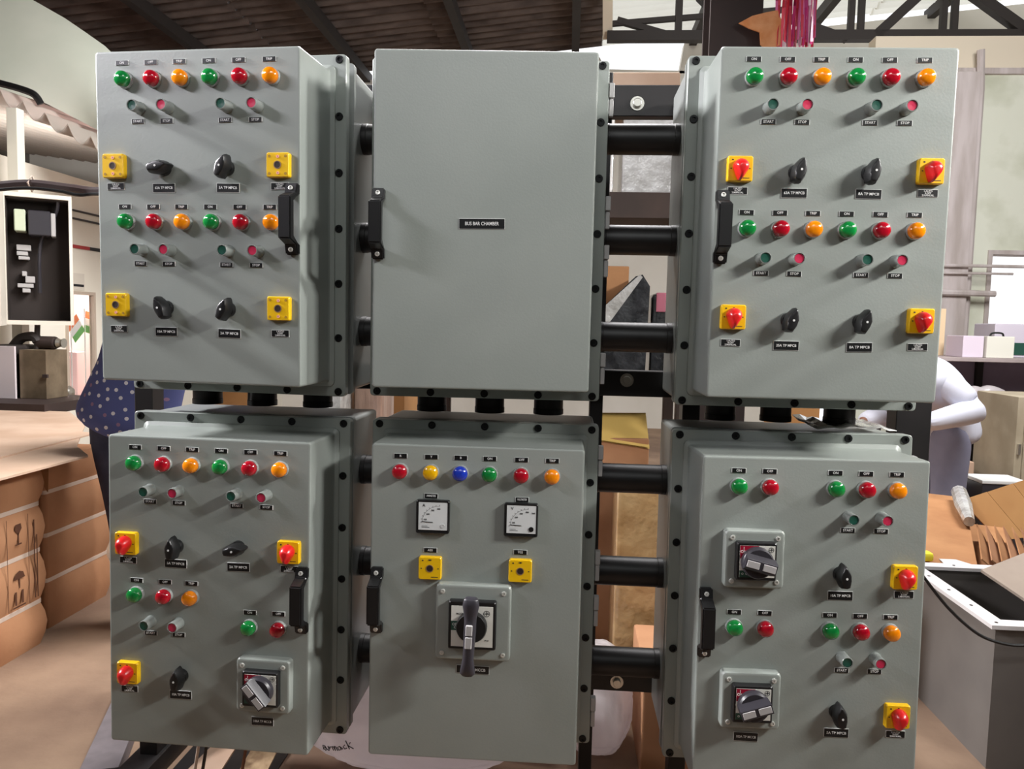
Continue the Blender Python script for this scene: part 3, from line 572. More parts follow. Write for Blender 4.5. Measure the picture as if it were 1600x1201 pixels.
sg = tag(put('notice_sign', MB().box(-3.598, -3.594, 3.87, 4.06, 1.46, 1.585).mesh('notice_sign', mat('sign_grey_white', (224, 218, 206), 0.6))), 'pale notice sign with one dark line above the cabin window', 'sign')
put('text_line', MB().box(-3.5935, -3.592, 3.885, 4.05, 1.485, 1.503).mesh('text_line', M_INK), sg)
for z, lab in ((2.05, 'upper thin dark wire along the cabin wall'), (1.99, 'lower thin dark wire along the cabin wall')):
    tag(put('wall_wire', MB().tube([(-3.585, 2.6, z), (-3.585, 5.0, z)], 0.008).mesh('wall_wire', M_DKGREY)), lab, 'wire', 'wires on the cabin wall')
kn = empty('door_knob', (-3.6, 3.63, 0.70), 'pair of round chrome knobs on the cabin wall', 'knob')
for dy in (0, 0.13): put('knob', MB().lathe([(0.025, 0), (0.025, 0.02), (0.045, 0.04), (0.05, 0.065), (0.035, 0.09), (0, 0.095)], 18).mesh('knob', M_ZINC), kn, T(0, dy, 0) @ RZ(-90))
struct('wall_cabin_rear', MB().box(-6.9, -3.7, 7.45, 7.55, 0, 2.75).mesh('wall_cabin_rear', M_CONC)); struct('wall_cabin_west', MB().box(-6.95, -6.85, 2.6, 7.45, 0, 2.75).mesh('wall_cabin_west', M_CONC))
# awning of corrugated sheet, ridges running back
b = MB(); L = []
def awz(x): return 2.698 - (0.486 if x > -3.66 else 0.12) * (x + 3.658)
for i in range(0, 361):
    x = -6.9 + 4.4 * i / 360; z = awz(x) + 0.045 * (1 - abs(math.sin(PI * (x + 3.66) / 0.155)) * 2); L.append([(x, 3.3, z), (x, 7.4, z + 0.05 * 4.1), (x, 7.4, z + 0.05 * 4.1 + 0.008), (x, 3.3, z + 0.008)])
b.loops(L); tag(put('awning', b.mesh('awning', translucent('fibreglass_sheet', (250, 232, 228), 0.55), 50)), 'pale corrugated awning sheet with a wavy edge above the cabin', 'awning')
tag(put('awning_post', MB().box(-3.44, -3.37, 3.06, 3.13, 0, 2.56, 0.004).mesh('awning_post', M_CONC)), 'white square post under the corrugated awning', 'post')
# tarpaulin
edge = [(-4.9, 3.80), (-4.2, 3.68), (-3.80, 3.53), (-3.54, 3.39), (-3.40, 3.30), (-3.25, 3.20), (-3.15, 3.11), (-3.09, 3.02), (-3.03, 2.80), (-3.0, 2.45)]
b = MB(); L = []
for i, (x, z) in enumerate(edge):
    zb = awz(x) + 0.075 + 0.05 * 0.3
    row = []
    for k in range(9):
        t = k / 8; zz = zb + (max(z, zb + 0.02) - zb) * t; yy = 3.55 + 0.25 * t * t + 0.05 * math.sin(3.2 * x + 2 * t) * (1 - t) + 0.03 * math.sin(9 * x) * (1 - t) ** 2; row.append((x, yy, zz))
    L.append(row + [(p[0], p[1] + 0.015, p[2]) for p in row[::-1]])
b.loops(L); tag(put('tarpaulin', b.mesh('tarpaulin', mat('tarpaulin_white', (226, 230, 216), 0.6, col2=(206, 214, 198), scale=2, amt=0.6), 70)), 'large white tarpaulin draped above the corrugated awning', 'tarpaulin')
tag(put('black_hose', MB().tube([(-4.4, 3.4, 2.93), (-3.95, 3.4, 2.86), (-3.73, 3.4, 2.81), (-3.575, 3.4, 2.77), (-3.49, 3.4, 2.735), (-3.46, 3.42, 2.68)], 0.024, 8, smooth=5).mesh('black_hose', M_BLACKP)), 'black hose lying along the wavy awning edge', 'hose')
# open electrical cabinet
ec = empty('electrical_cabinet', (-3.1, 2.9, 1.205), 'open wall electrical cabinet with dark interior and wiring modules', 'cabinet')
B0 = (-3.1, 2.9, 1.205)
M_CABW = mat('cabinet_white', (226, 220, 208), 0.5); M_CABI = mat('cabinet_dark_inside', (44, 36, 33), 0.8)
def cb(name, x0, x1, y0, y1, z0, z1, m, bev=0.0, par=None): return put(name, MB().box(x0 - B0[0], x1 - B0[0], y0 - B0[1], y1 - B0[1], z0 - B0[2], z1 - B0[2], bev, 1).mesh(name, m), par or ec)
b = MB()
for (x0, x1, y0, y1, z0, z1) in ((-3.325, -3.305, 2.8, 3.03, 1.205, 1.99), (-2.915, -2.895, 2.8, 3.03, 1.205, 1.99), (-3.305, -2.915, 2.8, 3.03, 1.205, 1.23), (-3.305, -2.915, 2.8, 3.03, 1.965, 1.99)): b.box(x0 - B0[0], x1 - B0[0], y0 - B0[1], y1 - B0[1], z0 - B0[2], z1 - B0[2])
put('shell', b.mesh('shell', M_CABW), ec)
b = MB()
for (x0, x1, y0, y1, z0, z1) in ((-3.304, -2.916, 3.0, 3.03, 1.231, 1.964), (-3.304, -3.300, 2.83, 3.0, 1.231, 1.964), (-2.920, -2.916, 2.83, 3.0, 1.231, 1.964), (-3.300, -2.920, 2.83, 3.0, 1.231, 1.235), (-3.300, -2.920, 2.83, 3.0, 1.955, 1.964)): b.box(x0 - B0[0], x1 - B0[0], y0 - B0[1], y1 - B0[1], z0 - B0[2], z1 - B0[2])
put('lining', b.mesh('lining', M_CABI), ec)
cb('door', -3.33, -3.31, 2.42, 2.79, 1.2, 1.99, M_CABW)
cb('module', -3.17, -3.03, 2.84, 2.99, 1.745, 1.895, M_DKGREY, 0.006); cb('module_end', -3.03, -3.0, 2.85, 2.99, 1.745, 1.885, M_LTGREY, 0.004)
cb('relay', -3.255, -3.185, 2.84, 2.99, 1.765, 1.895, mat('relay_green_white', (190, 200, 176), 0.5), 0.006)
for i, (x0, x1, z0, z1) in enumerate(((-3.25, -3.16, 1.655, 1.69), (-3.25, -3.18, 1.625, 1.65), (-3.24, -3.17, 1.60, 1.62), (-3.22, -3.19, 1.50, 1.53), (-3.20, -3.14, 1.46, 1.50), (-3.25, -3.15, 1.43, 1.455), (-3.22, -3.17, 1.40, 1.425))): cb('terminal_block', x0, x1, 2.93, 2.99, z0, z1, M_LTGREY, 0.003)
put('inner_cable', MB().tube([(-2.98 - B0[0], 2.85 - B0[1], 1.96 - B0[2]), (-3.0 - B0[0], 2.88 - B0[1], 1.88 - B0[2]), (-3.1 - B0[0], 2.93 - B0[1], 1.7 - B0[2]), (-3.11 - B0[0], 2.95 - B0[1], 1.4 - B0[2])], 0.012, 8, smooth=5).mesh('inner_cable', M_DKGREY), ec)
cb('bracket', -3.305, -3.265, 3.031, 3.23, 1.5, 1.56, M_CABW); ec.rotation_euler = (0, 0, math.radians(33)); ec.scale = (0.84, 0.9, 1.0); ec.location.x -= 0.02
# thick and thin cables crossing to the panel
M_CABLE = mat('brown_black_cable', (66, 52, 52), 0.5)
CB = lambda P, y=0.85: [(0.1204 + (x - 0.1204) * (y + 1.667) / (yy + 1.667), y, 1.2693 + (z - 1.2693) * (y + 1.667) / (yy + 1.667)) for x, yy, z in P]
tag(put('thick_cable', MB().tube(CB([(-2.7, 1.2, 1.70), (-2.25, 1.2, 1.745), (-2.07, 1.2, 1.758), (-1.941, 1.2, 1.766), (-1.788, 1.2, 1.751), (-1.671, 1.2, 1.741)]) + [(-1.2, 0.7, 1.68), (-0.80, 0.28, 1.65)], 0.0155, 8, smooth=6).mesh('thick_cable', M_CABLE)), 'thick dark cable strung across to the panel rear', 'cable', 'cables strung beside the cabinet')
tag(put('thin_cable', MB().tube(CB([(-2.7, 1.17, 1.64), (-2.25, 1.17, 1.70), (-2.07, 1.17, 1.735), (-1.93, 1.17, 1.745), (-1.81, 1.17, 1.735), (-1.74, 1.17, 1.722), (-1.66, 1.17, 1.726)], 0.81) + [(-1.2, 0.66, 1.64), (-0.80, 0.27, 1.6)], 0.006, 8, smooth=6).mesh('thin_cable', M_BLACKP)), 'thin black cable sagging just below the thick one', 'cable', 'cables strung beside the cabinet')
tag(put('cable_tie', MB().tube([(-1.69, 0.85, 1.731), (-1.69, 0.829, 1.706), (-1.69, 0.85, 1.68), (-1.69, 0.871, 1.706), (-1.69, 0.85, 1.731)], 0.003, 6).mesh('cable_tie', M_STRAP)), 'pale tie wrapped round the thick cable', 'cable tie')
# bench behind cartons with steel cabinet, white board and machine
tb = empty('bench', (-3.2, 2.78, 0), 'dark bench standing by the cabin wall', 'bench')
put('bench_top', MB().box(-0.36, 0.38, -0.3, 0.25, 0.70, 0.76).mesh('bench_top', M_STEELB), tb)
for sx in (-0.33, 0.35):
    for sy in (-0.27, 0.22): put('leg', MB().box(sx - 0.025, sx + 0.025, sy - 0.025, sy + 0.025, 0, 0.70).mesh('leg', M_STEELB), tb)
sc_ = empty('steel_cabinet', (-3.08, 2.8, 0.76), 'small tarnished steel box with a latch on the bench', 'box')
put('body', MB().box(-0.085, 0.085, -0.05, 0.15, 0, 0.295, 0.004).mesh('body', mat('tarnished_steel', (150, 134, 112), 0.4, metal=0.5, col2=(112, 98, 80), scale=9, amt=0.8)), sc_)
put('latch', MB().box(0.07, 0.1, -0.065, -0.05, 0.13, 0.15).mesh('latch', M_STEELB), sc_)
tag(put('white_board', MB().box(-3.42, -3.17, 2.72, 2.735, 0.76, 1.075, 0.002).mesh('white_board', mat('white_card', (220, 210, 214), 0.6))), 'white card panel standing against the dark machine', 'panel')
mc = empty('bench_machine', (-3.30, 2.88, 0.76), 'dark cast bench machine with an upright lever', 'machine')
put('base', MB().box(-0.1, 0.11, -0.13, 0.12, 0, 0.32, 0.02).mesh('base', M_STEELK), mc); put('arm', MB().tube([(0.0, 0, 0.3), (0.06, 0, 0.36), (0.14, 0, 0.37), (0.165, 0, 0.34)], 0.03, 8, smooth=4).mesh('arm', M_STEELK), mc); put('lever', MB().tube([(0.155, 0, 0.28), (0.165, 0, 0.46)], 0.016).mesh('lever', M_STEELK), mc)
mo = empty('small_motor', (-3.06, 2.9, 1.055), 'small grey motor on top of the tarnished steel box', 'motor')
put('housing', MB().lathe([(0.035, -0.06), (0.04, -0.05), (0.04, 0.05), (0.03, 0.06)], 16).mesh('housing', M_STEELB), mo, T(-0.03, 0, 0.04) @ RZ(90)); put('pulley', MB().lathe([(0.03, -0.02), (0.022, 0), (0.03, 0.02)], 16).mesh('pulley', M_ZINC), mo, T(0.06, 0, 0.04) @ RZ(90))

# ------------------------------------------------------------------ strapped cartons
def carton(x0, x1, y0, y1, h, straps, m, label, mst=M_STRAP, group='strapped brown cartons'):
    root = empty('carton', ((x0 + x1) / 2, (y0 + y1) / 2, 0), label, 'carton', group)
    w, d = (x1 - x0) / 2, (y1 - y0) / 2; zs = [0] + [s for s in straps] + [h]; L = []
    for i in range(len(zs) - 1):
        for k in range(5):
            t = k / 4; bl = 0.018 * math.sin(PI * t); L.append([(p[0], p[2], zs[i] + (zs[i + 1] - zs[i]) * t) for p in rrect(w - 0.018 + bl, d - 0.018 + bl, 0.018, 0, 3)])
    b = MB(); b.loops(L); put('box', b.mesh('box', m, 40), root)
    for s in straps:
        P = rrect(w - 0.014, d - 0.014, 0.018, 0, 3); b = MB(); b.loops([[(p[0], p[2], s - 0.008) for p in P], [(p[0], p[2], s + 0.008) for p in P]]); put('strap', b.mesh('strap', mst), root)
    return root
c1 = carton(-2.62, -1.862, 0.45, 1.13, 0.705, (0.17, 0.37, 0.55), M_CARDD, 'brown carton with printed handling marks bound by straps')
M_PRINT = mat('carton_print', (86, 52, 34), 0.9)
px_ = 0.3805
def mark(name, polys, z, y):
    b = MB()
    for poly in polys: b.faces([(px_ , y + u, z + v) for u, v in poly], [tuple(range(len(poly)))])
    put(name, b.mesh(name, M_PRINT), c1)
sq = lambda u0, u1, v0, v1: [(u0, v0), (u1, v0), (u1, v1), (u0, v1)]
mark('print_glass', [sq(-0.003, 0.003, -0.04, 0), [(-0.018, 0.015), (0, -0.008), (0.018, 0.015), (0.014, 0.034), (-0.014, 0.034)], sq(-0.016, 0.016, -0.044, -0.038)], 0.47, 0.18)
mark('print_umbrella', [[(-0.03, 0.0), (0.03, 0.0), (0.02, 0.022), (0, 0.03), (-0.02, 0.022)], sq(-0.003, 0.003, -0.035, 0)], 0.30, 0.18)
mark('print_arrows', [sq(-0.025, -0.015, -0.03, 0.02), sq(0.010, 0.020, -0.03, 0.02), sq(-0.035, 0.03, -0.04, -0.034)], 0.235, 0.18)
mark('print_panel', [sq(-0.06, -0.057, -0.17, 0.17), sq(0.05, 0.053, -0.17, 0.17), sq(0.08, 0.086, -0.16, 0.14), sq(0.094, 0.100, -0.16, 0.08)], 0.36, 0.18)
c2 = carton(-2.62, -1.925, 1.21, 1.66, 0.69, (0.20, 0.385, 0.56), M_CARDD, 'plain brown strapped carton behind the one with printed marks')
flap = MB().faces([(-1.97, 1.19, 0.69), (-1.90, 1.2, 0.69), (-1.905, 1.2, 0.57)], [(0, 1, 2)])
flap.faces([(-1.97, 1.186, 0.69), (-1.90, 1.196, 0.69), (-1.905, 1.196, 0.57)], [(2, 1, 0)])
f0 = flap.mesh('flap', M_CARD); f0.transform(T(2.2725, -1.435, 0)); put('flap', f0, c2)
# big cardboard sheets lying over the cartons
def slab(name, poly, z, t, m, label, cat, tilt=None, amp=0.0):
    b = MB(); zf = (lambda x, y: z + tilt[0] * (x - poly[0][0]) + tilt[1] * (y - poly[0][1])) if tilt else (lambda x, y: z)
    b.loops([[(x, y, zf(x, y)) for x, y in poly], [(x, y, zf(x, y) + t) for x, y in poly]]); return tag(put(name, b.mesh(name, m)), label, cat)
slab('cardboard_sheet', [(-3.25, 0.3), (-1.76, 0.3), (-1.75, 1.22), (-1.93, 1.42), (-2.3, 2.05), (-2.7, 2.52), (-3.25, 2.52)], 0.712, 0.008, M_CARDP, 'wide pale cardboard sheet lying over the strapped cartons', 'cardboard')
slab('cardboard_sheet', [(-3.0, 0.5), (-1.98, 0.55), (-2.05, 1.75), (-2.95, 1.9)], 0.7205, 0.006, M_CARDP, 'smaller pale cardboard sheet on top of the wide sheet', 'cardboard')
# steel channel on floor
tag(put('steel_channel', MB().box(-0.05, 0.05, -0.27, 0.27, 0, 0.05, 0.004).mesh('steel_channel', mat('grey_violet_steel', (132, 124, 128), 0.6, col2=(104, 98, 102), scale=12, amt=0.7)), None, T(-1.20, 0.50, 0.0) @ RZ(20)), 'dull grey steel channel lying on the dusty floor', 'channel')

# ------------------------------------------------------------------ people
def skin(name, pts, edges, m, parent=None, sub=2, M=None):
    me = bpy.data.meshes.new(name); me.from_pydata([p[0] for p in pts], edges, []); me.materials.append(m)
    o = put(name, me, parent, M); md = o.modifiers.new('skin', 'SKIN'); md.use_smooth_shade = True
    for i, p in enumerate(pts):
        r = p[1] if isinstance(p[1], tuple) else (p[1], p[1]); me.skin_vertices[0].data[i].radius = r; me.skin_vertices[0].data[i].use_root = (i == 0)
    s = o.modifiers.new('subdivision', 'SUBSURF'); s.levels = sub; s.render_levels = sub
    return o
M_SKIN = mat('skin', (128, 84, 62), 0.55); M_HAIR = mat('black_hair', (18, 16, 16), 0.6, bump=0.4, bscale=90)
m = bpy.data.materials.new('polka_dot_cotton'); m.use_nodes = True; nt = m.node_tree; bs = nt.nodes['Principled BSDF']; bs.inputs['Roughness'].default_value = 0.85
tc = nt.nodes.new('ShaderNodeTexCoord'); vo = nt.nodes.new('ShaderNodeTexVoronoi'); vo.voronoi_dimensions = '2D'; mpd = nt.nodes.new('ShaderNodeMapping'); mpd.inputs['Rotation'].default_value = (PI / 2, 0, 0.3); vo.inputs['Scale'].default_value = 23; vo.inputs['Randomness'].default_value = 0.55
cr = nt.nodes.new('ShaderNodeMath'); cr.operation = 'LESS_THAN'; cr.inputs[1].default_value = 0.17
mx = nt.nodes.new('ShaderNodeMix'); mx.data_type = 'RGBA'; mx.inputs[6].default_value = lin((84, 94, 150))
c3 = nt.nodes.new('ShaderNodeMix'); c3.data_type = 'RGBA'; c3.inputs[6].default_value = lin((226, 228, 236)); c3.inputs[7].default_value = lin((150, 120, 150))
sp = nt.nodes.new('ShaderNodeSeparateColor'); gt = nt.nodes.new('ShaderNodeMath'); gt.operation = 'GREATER_THAN'; gt.inputs[1].default_value = 0.6
nt.links.new(tc.outputs['Object'], mpd.inputs[0]); nt.links.new(mpd.outputs[0], vo.inputs['Vector']); nt.links.new(vo.outputs['Distance'], cr.inputs[0]); nt.links.new(cr.outputs[0], mx.inputs[0]); nt.links.new(vo.outputs['Color'], sp.inputs[0]); nt.links.new(sp.outputs[0], gt.inputs[0]); nt.links.new(gt.outputs[0], c3.inputs[0]); nt.links.new(c3.outputs[2], mx.inputs[7]); nt.links.new(mx.outputs[2], bs.inputs['Base Color'])
M_DOT = m
M_JEANS = mat('faded_jeans', (84, 88, 112), 0.85, col2=(52, 56, 78), scale=9, amt=0.9); M_SHIRTW = mat('white_shirt', (214, 216, 228), 0.85, col2=(196, 198, 212), scale=7, amt=0.5); M_TROU = mat('grey_trousers', (142, 142, 162), 0.85, col2=(118, 118, 138), scale=6, amt=0.6); M_SHOE = mat('dark_shoe', (30, 26, 26), 0.5)

def head(parent, loc, rot):
    """hair cap and face details fitted to the head of the body mesh"""
    H = T(*loc) @ rot
    b = MB(); L = []
    for i in range(11):
        ph = math.radians(88 - i * 13.5); r = math.cos(ph); L.append([(0.092 * r * math.cos(2 * PI * k / 20), 0.026 + 0.092 * r * math.sin(2 * PI * k / 20), 0.030 + 0.108 * math.sin(ph)) for k in range(20)])
    b.loops(L); put('hair', b.mesh('hair', M_HAIR, 60), parent, H)
    for sx in (-1, 1):
        put('ear', MB().lathe([(0.010, 0.0), (0.018, 0.004), (0.028, 0.010), (0.012, 0.016)], 12).mesh('ear', M_SKIN, 60), parent, H @ T(sx * 0.083, 0.02, 0.0) @ RZ(-90 * sx))
        put('eye', MB().lathe([(0.011, 0.004), (0.010, -0.003), (0.006, -0.006), (0.0, -0.007)], 12).mesh('eye', M_BLACKP, 60), parent, H @ T(sx * 0.032, -0.078, 0.02))
    put('nose', MB().loops([[(-0.014, -0.082, -0.02), (0.014, -0.082, -0.02), (0.006, -0.084, 0.03), (-0.006, -0.084, 0.03)], [(-0.007, -0.112, -0.018), (0.007, -0.112, -0.018), (0.003, -0.095, 0.026), (-0.003, -0.095, 0.026)]]).mesh('nose', M_SKIN, 60), parent, H)
    put('mouth', MB().box(-0.022, 0.022, -0.090, -0.078, -0.052, -0.043, 0.003, 2).mesh('mouth', mat('lips', (112, 60, 52), 0.5)), parent, H)
def hand(parent, w, d, up, side):
    """palm with five separate fingers, slightly curled, starting at the wrist w and running along d"""
    d = Vector(d).normalized(); s = Vector(side).normalized(); n = d.cross(s)
    W_ = Vector(w); pts = [(tuple(W_), 0.026), (tuple(W_ + d * 0.05), (0.038, 0.016)), (tuple(W_ + d * 0.09), (0.040, 0.014))]; ed = [(0, 1), (1, 2)]
    for k, (off, ln) in enumerate(((-0.030, 0.058), (-0.010, 0.072), (0.010, 0.076), (0.030, 0.066))):
        i = len(pts); b0 = W_ + d * 0.09 + s * off; pts += [(tuple(b0 + d * ln * 0.35), 0.0092), (tuple(b0 + d * ln * 0.7 + n * 0.012), 0.0085), (tuple(b0 + d * ln * 0.95 + n * 0.032), 0.0075)]; ed += [(2, i), (i, i + 1), (i + 1, i + 2)]
    i = len(pts); b0 = W_ + d * 0.03 + s * 0.036; pts += [(tuple(b0 + d * 0.02 + s * 0.012), 0.011), (tuple(b0 + d * 0.05 + s * 0.022 + n * 0.01), 0.0095), (tuple(b0 + d * 0.075 + s * 0.022 + n * 0.02), 0.008)]; ed += [(1, i), (i, i + 1), (i + 1, i + 2)]
    skin('hand', pts, ed, M_SKIN, parent, 2)
def person(loc, label, J, shirt, trous, group=None):
    root = empty('person', loc, label, 'person')
    P = ['pelvis', 'waist', 'chest', 'neck', 'headb', 'headt', 'shL', 'elL', 'wrL', 'shR', 'elR', 'wrR', 'hipL', 'knL', 'anL', 'toL', 'hipR', 'knR', 'anR', 'toR']
    R = dict(pelvis=(0.12, 0.085), waist=(0.11, 0.075), chest=(0.11, 0.075), neck=0.05, headb=(0.092, 0.102), headt=(0.09, 0.10), shL=0.045, elL=0.03, wrL=0.03, shR=0.045, elR=0.03, wrR=0.03, hipL=0.07, knL=0.055, anL=0.038, toL=0.035, hipR=0.07, knR=0.055, anR=0.038, toR=0.035)
    I = {k: i for i, k in enumerate(P)}
    E = [('pelvis', 'waist'), ('waist', 'chest'), ('chest', 'neck'), ('neck', 'headb'), ('headb', 'headt'), ('chest', 'shL'), ('shL', 'elL'), ('elL', 'wrL'), ('chest', 'shR'), ('shR', 'elR'), ('elR', 'wrR'), ('pelvis', 'hipL'), ('hipL', 'knL'), ('knL', 'anL'), ('anL', 'toL'), ('pelvis', 'hipR'), ('hipR', 'knR'), ('knR', 'anR'), ('anR', 'toR')]
    skin('body', [(J[k], R[k]) for k in P], [(I[a], I[b_]) for a, b_ in E], M_SKIN, root)
    V = lambda k: Vector(J[k])
    def ring(c, ax, side, rx, ry, n=20):
        ax = ax.normalized(); side = (side - ax * side.dot(ax)).normalized(); fr_ = ax.cross(side)
        return [tuple(c + side * rx * math.cos(2 * PI * k / n) + fr_ * ry * math.sin(2 * PI * k / n)) for k in range(n)]
    side = V('shR') - V('shL'); up_ = V('chest') - V('waist'); dn = (V('pelvis') - V('waist')).normalized()
    hem = V('pelvis') + dn * 0.15; b = MB(); neck = V('chest').lerp(V('neck'), 0.62); mid = V('waist').lerp(V('chest'), 0.5)
    b.loops([ring(hem, -dn, side, 0.215, 0.16), ring(V('pelvis') + dn * 0.04, -dn, side, 0.20, 0.15), ring(V('pelvis').lerp(V('waist'), 0.6), -dn, side, 0.185, 0.135), ring(V('waist'), up_, side, 0.18, 0.13), ring(mid, up_, side, 0.19, 0.14), ring(V('chest'), up_, side, 0.205, 0.14), ring(V('chest').lerp(neck, 0.55), up_, side, 0.19, 0.12), ring(V('chest').lerp(neck, 0.85), up_, side, 0.12, 0.09), ring(neck, up_, side, 0.065, 0.065)])
    for s_ in ('L', 'R'):
        sh, el, wr = V('sh' + s_), V('el' + s_), V('wr' + s_); o_ = (el - sh.lerp(wr, 0.5)).normalized() * 0.012; b.tube([sh.lerp(V('chest'), 0.45), sh, sh.lerp(el, 0.5), sh.lerp(el, 0.82), el + o_, el.lerp(wr, 0.18), el.lerp(wr, 0.5), el.lerp(wr, 0.95)], [0.075, 0.078, 0.07, 0.066, 0.072, 0.064, 0.054, 0.046], 14, smooth=0)
    o = put('shirt', b.mesh('shirt', shirt, 75), root); sb = o.modifiers.new('subdivision', 'SUBSURF'); sb.levels = 2; sb.render_levels = 2
    b = MB(); hs = V('hipR') - V('hipL'); w_ = V('pelvis').lerp(V('waist'), 0.45)
    b.loops([ring(w_, Vector((0, 0, 1)), hs, 0.165, 0.12), ring(V('pelvis'), Vector((0, 0, 1)), hs, 0.18, 0.13), ring(V('pelvis') - Vector((0, 0, 0.10)), Vector((0, 0, 1)), hs, 0.175, 0.125)])
    for s_ in ('L', 'R'):
        h_, k_, a_ = V('hip' + s_), V('kn' + s_), V('an' + s_) + Vector((0, 0, -0.02)); b.tube([h_ + Vector((0, 0, 0.05)), h_.lerp(k_, 0.25), h_.lerp(k_, 0.65), k_, k_.lerp(a_, 0.5), a_], [0.10, 0.102, 0.09, 0.082, 0.078, 0.08], 14)
    o = put('trousers', b.mesh('trousers', trous, 75), root); sb = o.modifiers.new('subdivision', 'SUBSURF'); sb.levels = 2; sb.render_levels = 2
    for s_ in ('L', 'R'):
        a, t_ = V('an' + s_), V('to' + s_); d = (t_ - a); d.z = 0; d.normalize(); b_ = Vector((a.x, a.y, 0)) - d * 0.05
        skin('shoe', [(tuple(b_ + Vector((0, 0, 0.045))), 0.042), (tuple(b_ + d * 0.1 + Vector((0, 0, 0.045))), 0.046), (tuple(b_ + d * 0.22 + Vector((0, 0, 0.034))), (0.05, 0.03))], [(0, 1), (1, 2)], M_SHOE, root)
        dd = (V('wr' + s_) - V('el' + s_)); hand(root, V('wr' + s_), dd, None, dd.cross(Vector((0, 0, 1))) if abs(dd.normalized().z) < 0.9 else Vector((0, 1, 0)))
    hc = V('headb').lerp(V('headt'), 0.45); up = (V('headt') - V('headb')).normalized(); q = up.to_track_quat('Z', 'X').to_matrix().to_4x4()
    return root, hc, up
J = dict(pelvis=(0.0, 0.0, 0.92), waist=(0.05, 0, 1.06), chest=(0.12, 0.03, 1.32), neck=(0.15, 0.04, 1.49), headb=(0.16, 0.06, 1.57), headt=(0.16, 0.05, 1.69), shL=(-0.05, 0.04, 1.40), elL=(-0.02, 0.26, 1.22), wrL=(0.10, 0.44, 1.26), shR=(0.30, 0.04, 1.40), elR=(0.33, 0.26, 1.22), wrR=(0.24, 0.44, 1.26), hipL=(-0.08, 0, 0.86), knL=(-0.03, 0.01, 0.48), anL=(0.03, 0.0, 0.09), toL=(0.01, 0.14, 0.04), hipR=(0.10, 0, 0.86), knR=(0.14, 0.01, 0.48), anR=(0.18, 0.0, 0.09), toR=(0.20, 0.14, 0.04))
r_, hc, up = person((-1.625, 1.32, 0), 'person in blue polka dot shirt and faded jeans standing behind the panel', J, M_DOT, M_JEANS); head(r_, hc, RZ(180))
J = dict(pelvis=(0.03, 0.02, 0.84), waist=(0.0, 0.0, 0.96), chest=(-0.12, -0.04, 1.04), neck=(-0.25, -0.08, 1.12), headb=(-0.31, -0.11, 1.16), headt=(-0.36, -0.14, 1.26), shL=(-0.06, -0.17, 1.04), elL=(0.07, -0.24, 0.90), wrL=(-0.26, -0.36, 0.83), shR=(-0.16, 0.12, 1.04), elR=(-0.24, 0.12, 0.82), wrR=(-0.40, -0.02, 0.80), hipL=(0.03, -0.08, 0.78), knL=(0.03, -0.10, 0.44), anL=(0.01, -0.08, 0.09), toL=(-0.13, -0.10, 0.04), hipR=(0.04, 0.11, 0.78), knR=(0.02, 0.12, 0.44), anR=(0.01, 0.13, 0.09), toR=(-0.13, 0.13, 0.04))
r_, hc, up = person((2.09, 2.55, 0), 'person in white shirt and grey trousers bending forward by the bench', J, M_SHIRTW, M_TROU); head(r_, hc, RZ(-80) @ RX(40))

# ------------------------------------------------------------------ right side: workbench, goods, cardboard, open enclosure
wb = empty('workbench', (3.2, 4.3, 0), 'dark workbench with an upper shelf by the peeling wall', 'workbench')
M_TOP = mat('worn_bench_top', (176, 162, 160), 0.6, col2=(150, 138, 136), scale=6, amt=0.8)
def wbx(name, x0, x1, y0, y1, z0, z1, m=M_STEELK): return put(name, MB().box(x0 - 3.2, x1 - 3.2, y0 - 4.3, y1 - 4.3, z0, z1, 0.003, 1).mesh(name, m), wb)
wbx('bench_top', 2.3, 4.4, 3.95, 4.75, 0.78, 0.82, M_TOP); wbx('shelf', 2.4, 4.4, 4.05, 4.75, 1.085, 1.115, M_TOP); wbx('back_board', 2.4, 4.4, 4.72, 4.75, 0.82, 1.085, mat('lilac_board', (172, 156, 172), 0.7, col2=(150, 132, 150), scale=3, amt=0.8)); wbx('lower_shelf', 2.3, 4.4, 4.0, 4.75, 0.2, 0.23)
for x in (2.32, 3.36, 4.35):
    for y in (3.97, 4.7): wbx('leg', x, x + 0.05, y, y + 0.05, 0, 0.78)
    wbx('upright', x, x + 0.05, 4.68, 4.72, 0.82, 1.085)
M_LIL = mat('lilac_white_paint', (226, 212, 226), 0.5); M_CRM = mat('cream_white_paint', (228, 226, 214), 0.5)
tag(put('equipment_box', MB().box(2.955, 3.10, 4.10, 4.35, 1.115, 1.27, 0.006).mesh('equipment_box', M_LIL)), 'lilac white box on the workbench shelf', 'box')
eb = empty('equipment_box', (3.21, 4.2, 1.115), 'cream box with a dark carrying handle on the workbench shelf', 'box'); put('body', MB().box(-0.1, 0.09, -0.12, 0.12, 0, 0.155, 0.006).mesh('body', M_CRM), eb); put('handle', MB().tube([(-0.02, 0, 0.15), (-0.01, 0, 0.175), (0.03, 0, 0.18), (0.065, 0, 0.175), (0.075, 0, 0.15)], 0.007, 8, smooth=3).mesh('handle', M_BLACKP), eb)
tag(put('shelf_carton', MB().box(2.86, 2.99, 4.45, 4.65, 1.115, 1.47, 0.004).mesh('shelf_carton', mat('tan_carton', (222, 196, 160), 0.8))), 'tall tan carton standing at the back of the shelf', 'carton')
iu = empty('instrument_case', (3.5, 4.5, 1.115), 'wide pale instrument case behind the cream box', 'case'); put('body', MB().box(-0.2, 0.25, -0.15, 0.15, 0, 0.25, 0.008).mesh('body', mat('pale_case', (208, 200, 212), 0.5)), iu); put('panel', MB().box(-0.17, 0.2, -0.156, -0.15, 0.02, 0.11).mesh('panel', M_GRNLAB), iu)
b = MB(); L = []
